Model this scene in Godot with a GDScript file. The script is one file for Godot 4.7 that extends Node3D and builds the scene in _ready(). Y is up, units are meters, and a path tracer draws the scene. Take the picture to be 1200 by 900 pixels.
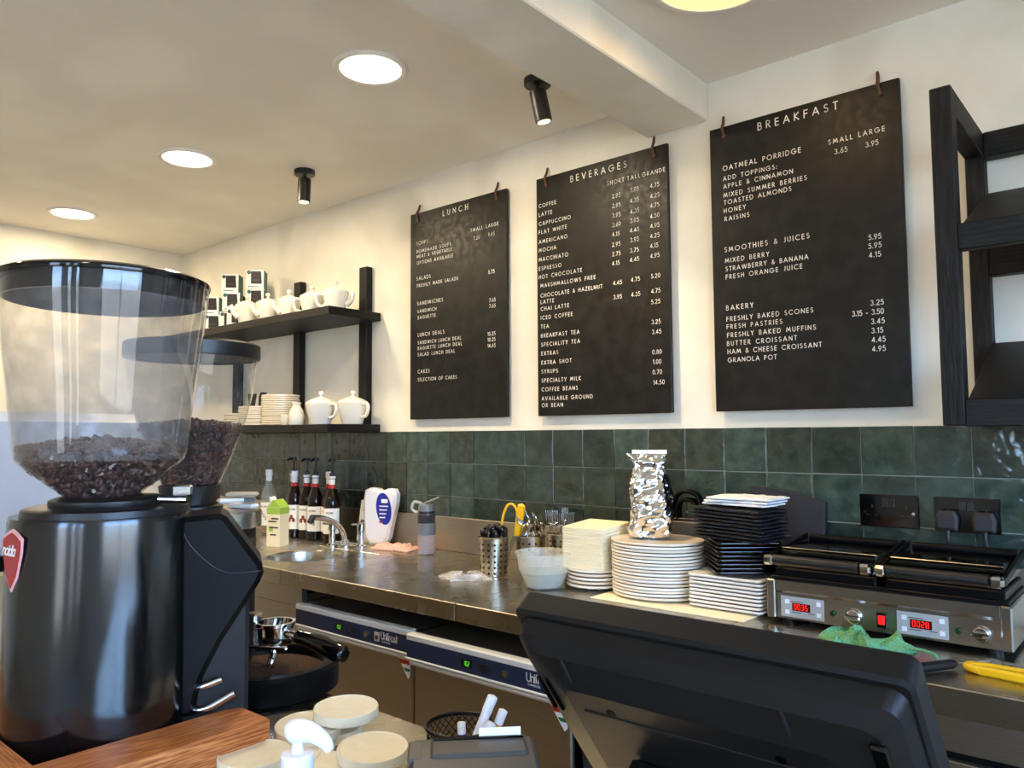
extends Node3D
# A cafe servery: tiled back wall with three menu boards, steel counters, grinders, panini grill and till.

# light: sky brightness, exposure, ceiling panels, spots
const SKY := 4.2
const EXPOSURE := 0.8
const LED := 2.0
const SPOT := 0.9
const TILE := 0.1335
const TOP := 0.90        # both counters
const CEIL := 2.49

var M := {}              # materials by name
var used := {}
var rng := RandomNumberGenerator.new()

# ---------------------------------------------------------------- mesh builder
class MB:
	var v := PackedVector3Array()
	var n := PackedVector3Array()
	var u := PackedVector2Array()
	var ix := PackedInt32Array()
	var t := Transform3D()

	# rows of points; faces wind so that d(row) x d(column) points outwards
	func patch(rows: Array, closed := false, flip := false) -> void:
		var nr := rows.size()
		var nc: int = rows[0].size()
		var base := v.size()
		var acc := PackedVector3Array()
		acc.resize(nr * nc)
		var pts := PackedVector3Array()
		pts.resize(nr * nc)
		for i in nr:
			for j in nc:
				pts[i * nc + j] = t * (rows[i][j] as Vector3)
		var last := nc if closed else nc - 1
		for i in nr - 1:
			for j in last:
				var a := i * nc + j
				var b := i * nc + (j + 1) % nc
				var c := (i + 1) * nc + (j + 1) % nc
				var d := (i + 1) * nc + j
				if flip:
					var s := b
					b = d
					d = s
				for f in [[a, b, c], [a, c, d]]:
					var fn := (pts[f[1]] - pts[f[0]]).cross(pts[f[2]] - pts[f[0]])
					if fn.length_squared() < 1e-18:
						continue
					for k in f:
						acc[k] += fn
					ix.append_array(PackedInt32Array([base + f[0], base + f[2], base + f[1]]))
		for i in nr:
			for j in nc:
				var k := i * nc + j
				v.append(pts[k])
				n.append(acc[k].normalized() if acc[k].length_squared() > 0.0 else Vector3.UP)
				u.append(Vector2(float(j) / maxf(1, nc - (0 if closed else 1)), 1.0 - float(i) / maxf(1, nr - 1)))

	func fan(ring: Array, flip := false) -> void:   # convex cap, counter-clockwise from outside
		var base := v.size()
		var p := []
		for q in ring:
			p.append(t * (q as Vector3))
		var fn := Vector3.ZERO
		for i in range(1, p.size() - 1):
			fn += (p[i] - p[0]).cross(p[i + 1] - p[0])
		fn = fn.normalized() * (-1.0 if flip else 1.0)
		for q in p:
			v.append(q)
			n.append(fn)
			u.append(Vector2(q.x, q.z))
		for i in range(1, p.size() - 1):
			ix.append_array(PackedInt32Array([base, base + i, base + i + 1] if flip else [base, base + i + 1, base + i]))

	func quad(a: Vector3, b: Vector3, c: Vector3, d: Vector3) -> void:
		fan([a, b, c, d])

	# chamfered box
	func box(c: Vector3, s: Vector3, b := 0.002) -> void:
		var h := s * 0.5
		b = minf(b, minf(h.x, minf(h.y, h.z)) * 0.9)
		for ax in 3:
			var e1 := (ax + 1) % 3
			var e2 := (ax + 2) % 3
			for sg in [-1.0, 1.0]:
				var q := []
				for k in [[-1, -1], [1, -1], [1, 1], [-1, 1]]:
					var w := Vector3.ZERO
					w[ax] = h[ax] * sg
					w[e1] = (h[e1] - b) * k[0]
					w[e2] = (h[e2] - b) * k[1]
					q.append(c + w)
				fan(q if sg > 0 else [q[3], q[2], q[1], q[0]])
		if b <= 0.0:
			return
		for ax in 3:                                  # edges along ax
			var e1 := (ax + 1) % 3
			var e2 := (ax + 2) % 3
			for s1 in [-1.0, 1.0]:
				for s2 in [-1.0, 1.0]:
					var q := []
					for k in [[-1, 0], [1, 0], [1, 1], [-1, 1]]:
						var w := Vector3.ZERO
						w[ax] = (h[ax] - b) * k[0]
						w[e1] = (h[e1] - (0.0 if k[1] == 0 else b)) * s1
						w[e2] = (h[e2] - (b if k[1] == 0 else 0.0)) * s2
						q.append(c + w)
					fan(q if s1 * s2 < 0 else [q[3], q[2], q[1], q[0]])
		for sx in [-1.0, 1.0]:
			for sy in [-1.0, 1.0]:
				for sz in [-1.0, 1.0]:
					var q := [c + Vector3(h.x * sx, (h.y - b) * sy, (h.z - b) * sz), c + Vector3((h.x - b) * sx, h.y * sy, (h.z - b) * sz), c + Vector3((h.x - b) * sx, (h.y - b) * sy, h.z * sz)]
					fan(q if sx * sy * sz > 0 else [q[2], q[1], q[0]])

	# profile of (radius, height) points from bottom to top outside; sharp corners split
	func lathe(prof: Array, seg := 32, sx := 1.0, sz := 1.0, sharp := 35.0) -> void:
		var run := [prof[0]]
		for i in range(1, prof.size()):
			run.append(prof[i])
			var cut := i == prof.size() - 1
			if not cut:
				var d1: Vector2 = (prof[i] - prof[i - 1]).normalized()
				var d2: Vector2 = (prof[i + 1] - prof[i]).normalized()
				cut = absf(rad_to_deg(d1.angle_to(d2))) > sharp
			if cut:
				var rows := []
				for q in run:
					var ring := []
					for j in seg:
						var a := TAU * j / seg
						ring.append(Vector3(q.x * cos(a) * sx, q.y, -q.x * sin(a) * sz))
					rows.append(ring)
				patch(rows, true)
				run = [prof[i]]

	func tube(path: Array, r, seg := 8, caps := true) -> void:
		var rows := []
		var tan0: Vector3 = (path[1] - path[0]).normalized()
		var a := tan0.cross(Vector3.UP if absf(tan0.y) < 0.9 else Vector3.RIGHT).normalized()
		for i in path.size():
			var p0: Vector3 = path[maxi(i - 1, 0)]
			var p1: Vector3 = path[mini(i + 1, path.size() - 1)]
			var tg := (p1 - p0).normalized()
			a = (a - tg * a.dot(tg)).normalized()
			var b := tg.cross(a)
			var rr: float = r[i] if r is Array else r
			var ring := []
			for j in seg:
				var an := TAU * j / seg
				ring.append((path[i] as Vector3) + (a * cos(an) + b * sin(an)) * rr)
			rows.append(ring)
		patch(rows, true)
		if caps:
			fan(rows[0], true)
			fan(rows[-1])

	# polygon in XY (counter-clockwise) extruded from z0 to z1, edges chamfered by b
	func prism(poly: Array, z0: float, z1: float, b := 0.0, sharp := 35.0) -> void:
		var cnt := poly.size()
		var inner := []
		for i in cnt:
			var d1: Vector2 = ((poly[i] as Vector2) - (poly[(i + cnt - 1) % cnt] as Vector2)).normalized()
			var d2: Vector2 = ((poly[(i + 1) % cnt] as Vector2) - (poly[i] as Vector2)).normalized()
			var n1 := Vector2(-d1.y, d1.x)
			var n2 := Vector2(-d2.y, d2.x)
			var bi := (n1 + n2).normalized()
			inner.append((poly[i] as Vector2) + bi * b / maxf(0.35, bi.dot(n1)))
		var tri := Geometry2D.triangulate_polygon(PackedVector2Array(inner))
		for side in 2:
			var z := z1 if side == 0 else z0
			var base := v.size()
			var nn := (t.basis * Vector3(0, 0, 1 if side == 0 else -1)).normalized()
			for q in inner:
				v.append(t * Vector3(q.x, q.y, z))
				n.append(nn)
				u.append(q)
			for k in range(0, tri.size(), 3):
				var p0: Vector2 = inner[tri[k]]
				var ccw := ((inner[tri[k + 1]] as Vector2) - p0).cross((inner[tri[k + 2]] as Vector2) - p0) > 0.0
				if ccw == (side == 0):
					ix.append_array(PackedInt32Array([base + tri[k], base + tri[k + 2], base + tri[k + 1]]))
				else:
					ix.append_array(PackedInt32Array([base + tri[k], base + tri[k + 1], base + tri[k + 2]]))
		var starts := []
		for i in cnt:
			var d1: Vector2 = ((poly[i] as Vector2) - (poly[(i + cnt - 1) % cnt] as Vector2))
			var d2: Vector2 = ((poly[(i + 1) % cnt] as Vector2) - (poly[i] as Vector2))
			if absf(rad_to_deg(d1.angle_to(d2))) > sharp:
				starts.append(i)
		var closed := starts.is_empty()
		if closed:
			starts = [0]
		for s in starts.size():
			var a: int = starts[s]
			var e: int = starts[(s + 1) % starts.size()]
			if e <= a:
				e += cnt
			var lev := [[z0, inner], [z0 + b, poly], [z1 - b, poly], [z1, inner]] if b > 0.0 else [[z0, poly], [z1, poly]]
			for l in lev.size() - 1:
				var rows := []
				for m in [lev[l], lev[l + 1]]:
					var row := []
					for i in range(a, e + 1):
						var q: Vector2 = m[1][i % cnt]
						row.append(Vector3(q.x, q.y, m[0]))
					rows.append(row)
				patch(rows)

	func sphere(c: Vector3, r: Vector3, rows := 8, seg := 12) -> void:
		var g := []
		for i in rows + 1:
			var ph := PI * (float(i) / rows - 0.5)
			var ring := []
			for j in seg:
				var a := TAU * j / seg
				ring.append(c + Vector3(r.x * cos(ph) * cos(a), r.y * sin(ph), -r.z * cos(ph) * sin(a)))
			g.append(ring)
		patch(g, true)

	func mesh() -> ArrayMesh:
		var arr := []
		arr.resize(Mesh.ARRAY_MAX)
		arr[Mesh.ARRAY_VERTEX] = v
		arr[Mesh.ARRAY_NORMAL] = n
		arr[Mesh.ARRAY_TEX_UV] = u
		arr[Mesh.ARRAY_INDEX] = ix
		var m := ArrayMesh.new()
		m.add_surface_from_arrays(Mesh.PRIMITIVE_TRIANGLES, arr)
		return m

# ---------------------------------------------------------------- scene helpers
func numbered(called: String) -> String:
	var k: int = used.get(called, 0)
	used[called] = k + 1
	return called if k == 0 else "%s_%03d" % [called, k]

func tag(o: Node3D, label: String, category: String, group := "", kind := "") -> Node3D:
	if label:
		o.set_meta("label", label)
	if category:
		o.set_meta("category", category)
	if group:
		o.set_meta("group", group)
	if kind:
		o.set_meta("kind", kind)
	return o

func thing(called: String, label: String, category: String, at := Vector3.ZERO, turn := 0.0, group := "") -> Node3D:
	var o := Node3D.new()
	o.name = numbered(called)
	add_child(o)
	o.position = at
	o.rotation_degrees.y = turn
	tag(o, label, category, group)
	return o

func part(parent: Node, called: String, b, m: Material, at := Vector3.ZERO, label := "") -> MeshInstance3D:
	var o := MeshInstance3D.new()
	o.name = called
	o.mesh = b.mesh() if b is MB else b
	o.material_override = m
	o.position = at
	if label:
		o.set_meta("label", label)
	parent.add_child(o, true)
	return o

func solo(called: String, b, m: Material, label: String, category: String, at := Vector3.ZERO, turn := 0.0, group := "") -> MeshInstance3D:
	var o := MeshInstance3D.new()
	o.name = numbered(called)
	o.mesh = b.mesh() if b is MB else b
	o.material_override = m
	add_child(o)
	o.position = at
	o.rotation_degrees.y = turn
	tag(o, label, category, group)
	return o

func struct(called: String, b, m: Material) -> MeshInstance3D:
	var o := solo(called, b, m, "", "")
	o.set_meta("kind", "structure")
	return o

func copy(o: Node3D, base_name: String, at: Vector3, turn := 0.0, label := "") -> Node3D:
	var c: Node3D = o.duplicate()
	c.name = numbered(base_name)
	add_child(c)
	c.position = at
	c.rotation_degrees.y = turn
	if label:
		c.set_meta("label", label)
	return c

const NTH := ["bottom", "second from the bottom", "third from the bottom", "fourth from the bottom", "fifth from the bottom", "sixth from the bottom", "seventh from the bottom", "eighth from the bottom", "ninth from the bottom", "tenth from the bottom"]

# where a thing lies in a stack of n, counted from the nearer end
func nth(k: int, n: int) -> String:
	if k == n - 1:
		return "topmost"
	return NTH[k] if k < (n + 1) / 2 else (NTH[n - 1 - k] as String).replace("bottom", "top")

func bx(c: Vector3, s: Vector3, b := 0.002) -> MB:
	var m := MB.new()
	m.box(c, s, b)
	return m

func lat(prof: Array, seg := 32, sx := 1.0, sz := 1.0) -> MB:
	var m := MB.new()
	m.lathe(prof, seg, sx, sz)
	return m

func tb(path: Array, r, seg := 8) -> MB:
	var m := MB.new()
	m.tube(path, r, seg)
	return m

func curve(pts: Array, per := 6) -> Array:      # Catmull-Rom through the points
	var out := []
	for i in pts.size() - 1:
		var p0: Vector3 = pts[maxi(i - 1, 0)]
		var p1: Vector3 = pts[i]
		var p2: Vector3 = pts[i + 1]
		var p3: Vector3 = pts[mini(i + 2, pts.size() - 1)]
		for k in per:
			out.append(p1.cubic_interpolate(p2, p0, p3, float(k) / per))
	out.append(pts[-1])
	return out

func rrect(w: float, h: float, r: float, seg := 5, c := Vector2.ZERO) -> Array:
	var out := []
	for k in 4:
		var cc := Vector2((w / 2 - r) * (1 if k in [0, 3] else -1), (h / 2 - r) * (1 if k < 2 else -1))
		for i in seg + 1:
			var a := PI / 2 * (k + float(i) / seg)
			out.append(c + cc + Vector2(cos(a), sin(a)) * r)
	return out

# ---------------------------------------------------------------- materials
func noise(freq: float, lo: Color, hi: Color, sd := 1, size := 256, octaves := 4, a := 0.3, b := 0.7, kind := FastNoiseLite.TYPE_SIMPLEX_SMOOTH) -> NoiseTexture2D:
	var f := FastNoiseLite.new()
	f.seed = sd
	f.noise_type = kind
	f.frequency = freq
	f.fractal_octaves = octaves
	var t := NoiseTexture2D.new()
	t.width = size
	t.height = size
	t.seamless = true
	t.noise = f
	var g := Gradient.new()
	g.offsets = PackedFloat32Array([a, b])
	g.colors = PackedColorArray([lo, hi])
	t.color_ramp = g
	return t

func mat(called: String, c: Color, rough := 0.5, metal := 0.0) -> StandardMaterial3D:
	var m := StandardMaterial3D.new()
	m.resource_name = called
	m.albedo_color = c
	m.roughness = rough
	m.metallic = metal
	M[called] = m
	return m

func tex(m: StandardMaterial3D, t: Texture2D, scale := Vector3.ONE, world := true) -> StandardMaterial3D:
	m.albedo_texture = t
	m.uv1_triplanar = true
	m.uv1_world_triplanar = world
	m.uv1_scale = scale
	return m

func bump(m: StandardMaterial3D, t: Texture2D, cm: float) -> StandardMaterial3D:
	m.heightmap_enabled = true
	m.heightmap_texture = t
	m.heightmap_scale = cm
	return m

func rough_map(m: StandardMaterial3D, t: Texture2D) -> StandardMaterial3D:
	m.roughness_texture = t
	m.roughness_texture_channel = BaseMaterial3D.TEXTURE_CHANNEL_RED
	return m

func glow(called: String, c: Color, e: float) -> StandardMaterial3D:
	var m := mat(called, c, 0.5)
	m.emission_enabled = true
	m.emission = c
	m.emission_energy_multiplier = e
	return m

func glass(called: String, c: Color, alpha: float, rough := 0.03) -> StandardMaterial3D:
	c.a = alpha
	var m := mat(called, c, rough)
	m.transparency = BaseMaterial3D.TRANSPARENCY_ALPHA
	return m

func materials() -> void:
	var g := Color.WHITE
	var fine := noise(0.08, Color(0.35, 0.35, 0.35), Color(0.65, 0.65, 0.65), 3, 256, 4)
	var m := mat("plaster", Color(0.90, 0.885, 0.835), 0.75)
	tex(m, noise(0.012, Color(0.955, 0.95, 0.94), g, 7, 256, 4), Vector3.ONE * 0.7)
	bump(m, fine, 0.06)
	m = mat("ceiling_paint", Color(0.93, 0.915, 0.87), 0.7)
	tex(m, noise(0.01, Color(0.965, 0.96, 0.955), g, 9, 256, 3), Vector3.ONE * 0.5)
	m = mat("floor_vinyl", Color(0.70, 0.66, 0.59), 0.5)
	tex(m, noise(0.02, Color(0.88, 0.88, 0.88), g, 11, 256, 4))
	# glazed green tiles, six glazes
	var greens := [Color(0.232, 0.285, 0.252), Color(0.212, 0.255, 0.224), Color(0.25, 0.318, 0.28), Color(0.225, 0.288, 0.262), Color(0.238, 0.275, 0.234), Color(0.192, 0.236, 0.21), Color(0.265, 0.333, 0.298), Color(0.23, 0.26, 0.222)]
	for i in greens.size():
		var t := noise(0.011 + 0.002 * i, Color(0.70, 0.72, 0.70), g, 21 + i, 256, 5, 0.1, 0.9)
		m = mat("glaze_%d" % i, greens[i], 0.13)
		tex(m, t, Vector3.ONE * 3.1)
		bump(m, noise(0.016, Color(0, 0, 0), g, 41 + i, 256, 3, 0.1, 0.9), 0.19)
		m.metallic_specular = 0.5
	mat("grout", Color(0.60, 0.60, 0.54), 0.9)
	# steels
	m = mat("steel", Color(0.76, 0.73, 0.67), 0.26, 1.0)
	tex(m, noise(0.02, Color(0.975, 0.975, 0.97), g, 61, 256, 5, 0.1, 0.9), Vector3(0.6, 0.6, 0.6))
	rough_map(m, noise(0.03, Color(0.8, 0.8, 0.8), Color(1, 1, 1), 62, 256, 5, 0.1, 0.9))
	m.roughness = 0.30
	m = mat("steel_panel", Color(0.70, 0.66, 0.59), 0.38, 1.0)
	tex(m, noise(0.03, Color(0.95, 0.95, 0.95), g, 63, 256, 3, 0.1, 0.9), Vector3(0.5, 20, 20))
	m = mat("steel_brushed", Color(0.68, 0.66, 0.62), 0.27, 1.0)
	tex(m, noise(0.03, Color(0.93, 0.93, 0.93), g, 64, 256, 4, 0.1, 0.9), Vector3(1.0, 30, 30), false)
	mat("chrome", Color(0.86, 0.86, 0.86), 0.07, 1.0)
	mat("cutlery_steel", Color(0.78, 0.78, 0.77), 0.16, 1.0)
	mat("aluminium", Color(0.82, 0.81, 0.78), 0.38, 0.6)
	# blacks
	m = mat("board_black", Color(0.09, 0.086, 0.08), 0.48)
	m.metallic_specular = 0.38
	tex(m, noise(0.02, Color(0.62, 0.62, 0.62), g, 71, 256, 5), Vector3.ONE * 2.2)
	rough_map(m, noise(0.05, Color(0.8, 0.8, 0.8), g, 72, 256, 4))
	bump(m, noise(0.12, Color(0, 0, 0), g, 73, 256, 3), 0.006)
	m = mat("black_wood", Color(0.088, 0.086, 0.085), 0.55)
	m.metallic_specular = 0.35
	tex(m, noise(0.02, Color(0.5, 0.48, 0.46), g, 74, 256, 4), Vector3(22, 1.6, 22))
	bump(m, noise(0.03, Color(0, 0, 0), g, 75, 256, 3), 0.05)
	m = mat("black_wood_flat", Color(0.088, 0.086, 0.085), 0.5)
	m.metallic_specular = 0.35
	tex(m, noise(0.02, Color(0.5, 0.48, 0.46), g, 76, 256, 4), Vector3(1.6, 22, 22))
	mat("black_satin", Color(0.05, 0.05, 0.055), 0.32).metallic_specular = 0.24
	m = mat("grinder_black", Color(0.035, 0.036, 0.04), 0.17)
	m.metallic_specular = 0.6
	rough_map(m, noise(0.04, Color(0.85, 0.85, 0.85), g, 77, 256, 4))
	m.uv1_triplanar = true
	m.uv1_scale = Vector3.ONE * 4
	mat("black_plastic", Color(0.07, 0.07, 0.072), 0.38)
	m = mat("till_black", Color(0.085, 0.082, 0.08), 0.42)
	m.metallic_specular = 0.3
	bump(m, noise(0.3, Color(0, 0, 0), g, 78, 256, 2), 0.012)
	m.uv1_triplanar = true
	m.uv1_scale = Vector3.ONE * 8
	mat("black_gloss", Color(0.02, 0.02, 0.022), 0.08)
	mat("black_matt", Color(0.05, 0.05, 0.052), 0.7)
	mat("grey_plastic", Color(0.30, 0.29, 0.28), 0.5)
	mat("printer_grey", Color(0.235, 0.23, 0.225), 0.5)
	mat("panel_grey", Color(0.66, 0.66, 0.64), 0.4)
	mat("grey_lid", Color(0.42, 0.43, 0.45), 0.4)
	# whites
	mat("letter_white", Color(0.93, 0.92, 0.89), 0.6)
	m = mat("china", Color(0.93, 0.91, 0.86), 0.14)
	m = mat("china_cream", Color(0.90, 0.85, 0.76), 0.18)
	m = mat("china_edge", Color(0.56, 0.46, 0.36), 0.4)
	m = mat("white_plastic", Color(0.92, 0.92, 0.93), 0.3)
	m = mat("card_white", Color(0.93, 0.93, 0.92), 0.6)
	m = mat("napkin_paper", Color(0.93, 0.88, 0.74), 0.85)
	bump(m, noise(0.25, Color(0, 0, 0), g, 81, 128, 2), 0.03)
	m.uv1_triplanar = true
	m.uv1_scale = Vector3.ONE * 6
	m = mat("lid_card", Color(0.92, 0.88, 0.77), 0.75)
	tex(m, noise(0.05, Color(0.975, 0.97, 0.96), g, 82, 128, 3, 0.1, 0.9), Vector3.ONE * 6, false)
	mat("trim_white", Color(0.9, 0.89, 0.86), 0.4)
	# colours
	m = mat("warm_wood", Color(0.85, 0.55, 0.31), 0.42)
	tex(m, noise(0.02, Color(0.66, 0.53, 0.42), g, 83, 512, 5, 0.15, 0.8), Vector3(24, 24, 1.6), false)
	mat("leather", Color(0.33, 0.21, 0.16), 0.7)
	mat("teal_card", Color(0.16, 0.36, 0.36), 0.55)
	mat("print_black", Color(0.06, 0.055, 0.06), 0.5)
	mat("print_brown", Color(0.25, 0.15, 0.12), 0.5)
	mat("yellow", Color(0.93, 0.72, 0.06), 0.35)
	mat("blue_label", Color(0.10, 0.16, 0.62), 0.35)
	mat("fascia_blue", Color(0.14, 0.18, 0.27), 0.22)
	mat("fascia_white", Color(0.83, 0.82, 0.78), 0.35)
	mat("red_print", Color(0.70, 0.09, 0.09), 0.5)
	mat("green_print", Color(0.12, 0.45, 0.22), 0.5)
	mat("fig_print", Color(0.50, 0.20, 0.13), 0.6)
	mat("lime_print", Color(0.62, 0.76, 0.30), 0.5)
	mat("badge_red", Color(0.60, 0.06, 0.08), 0.25)
	mat("badge_rim", Color(0.85, 0.62, 0.62), 0.3)
	m = mat("pink_cloth", Color(0.90, 0.76, 0.70), 0.9)
	tex(m, noise(0.09, Color(0.90, 0.80, 0.77), g, 85, 128, 2, 0.4, 0.6), Vector3.ONE * 9)
	m = mat("green_cloth", Color(0.46, 0.74, 0.53), 0.9)
	tex(m, noise(0.2, Color(0.72, 0.72, 0.72), g, 86, 128, 2), Vector3.ONE * 9)
	m = mat("black_cloth", Color(0.075, 0.075, 0.085), 0.55)
	mat("navy_board", Color(0.10, 0.10, 0.125), 0.6)
	m = mat("bean", Color(0.29, 0.17, 0.115), 0.36)
	m.vertex_color_use_as_albedo = true
	m = mat("grounds", Color(0.40, 0.24, 0.14), 0.95)
	tex(m, noise(0.2, Color(0.35, 0.33, 0.32), g, 87, 256, 4), Vector3.ONE * 5)
	bump(m, noise(0.2, Color(0, 0, 0), g, 88, 256, 4), 0.3)
	m = mat("foil", Color(0.86, 0.85, 0.84), 0.16, 1.0)
	mat("syrup", Color(0.15, 0.035, 0.02), 0.12)
	mat("syrup_amber", Color(0.50, 0.27, 0.06), 0.12)
	mat("green_lamp", Color(0.03, 0.25, 0.09), 0.15)
	mat("plug_grey", Color(0.15, 0.14, 0.14), 0.45)
	mat("machine_white", Color(0.86, 0.88, 0.92), 0.22)
	mat("stone_beige", Color(0.74, 0.68, 0.58), 0.6)
	mat("socket_face", Color(0.22, 0.21, 0.20), 0.3, 0.6)
	mat("milk_grey", Color(0.36, 0.43, 0.39), 0.3)
	# clear things
	glass("window_pane", Color(0.9, 0.95, 1.0), 0.05)
	glass("hopper_clear", Color(0.40, 0.40, 0.42), 0.10, 0.04)
	glass("hopper_smoke", Color(0.05, 0.055, 0.07), 0.8, 0.08)
	glass("bottle_glass", Color(0.75, 0.8, 0.78), 0.18, 0.03)
	glass("bottle_dark", Color(0.10, 0.05, 0.04), 0.78, 0.04)
	glass("water_clear", Color(0.75, 0.73, 0.82), 0.22, 0.05)
	glass("water_smoke", Color(0.16, 0.16, 0.17), 0.75, 0.1)
	glass("film", Color(0.95, 0.95, 0.95), 0.28, 0.12)
	m = mat("bowl_plastic", Color(0.93, 0.94, 0.9, 0.26), 0.3)
	m.transparency = BaseMaterial3D.TRANSPARENCY_ALPHA
	# oily coffee bloom inside a hopper: real specks and smears
	var bloom := noise(0.012, Color(0.50, 0.48, 0.47, 0.14), Color(0.60, 0.56, 0.52, 0.42), 89, 512, 6, 0.2, 0.85)
	m = mat("bloom", Color.WHITE, 0.6)
	m.albedo_texture = bloom
	m.transparency = BaseMaterial3D.TRANSPARENCY_ALPHA
	m.uv1_triplanar = true
	m.uv1_scale = Vector3.ONE * 4.0
	# lit things
	glow("led_white", Color(1.0, 0.95, 0.86), 9.0)
	glow("led_warm", Color(1.0, 0.80, 0.45), 3.0)
	glow("spot_face", Color(1.0, 0.9, 0.72), 3.0)
	glow("digit_red", Color(1.0, 0.10, 0.05), 2.0)
	glow("digit_green", Color(0.5, 1.0, 0.25), 0.8)
	glow("rocker_red", Color(1.0, 0.08, 0.05), 1.1)
	mat("display_red", Color(0.32, 0.03, 0.03), 0.2)

# ---------------------------------------------------------------- lettering: geometric capitals drawn as strokes
var glyphs := {}

func arc(cx: float, cy: float, rx: float, ry: float, a0: float, a1: float, k := 10) -> Array:
	var out := []
	for i in k + 1:
		var a := deg_to_rad(lerpf(a0, a1, float(i) / k))
		out.append(Vector2(cx + rx * cos(a), cy + ry * sin(a)))
	return out

func pl(a: Array) -> Array:
	var out := []
	for i in range(0, a.size(), 2):
		out.append(Vector2(a[i], a[i + 1]))
	return out

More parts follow.
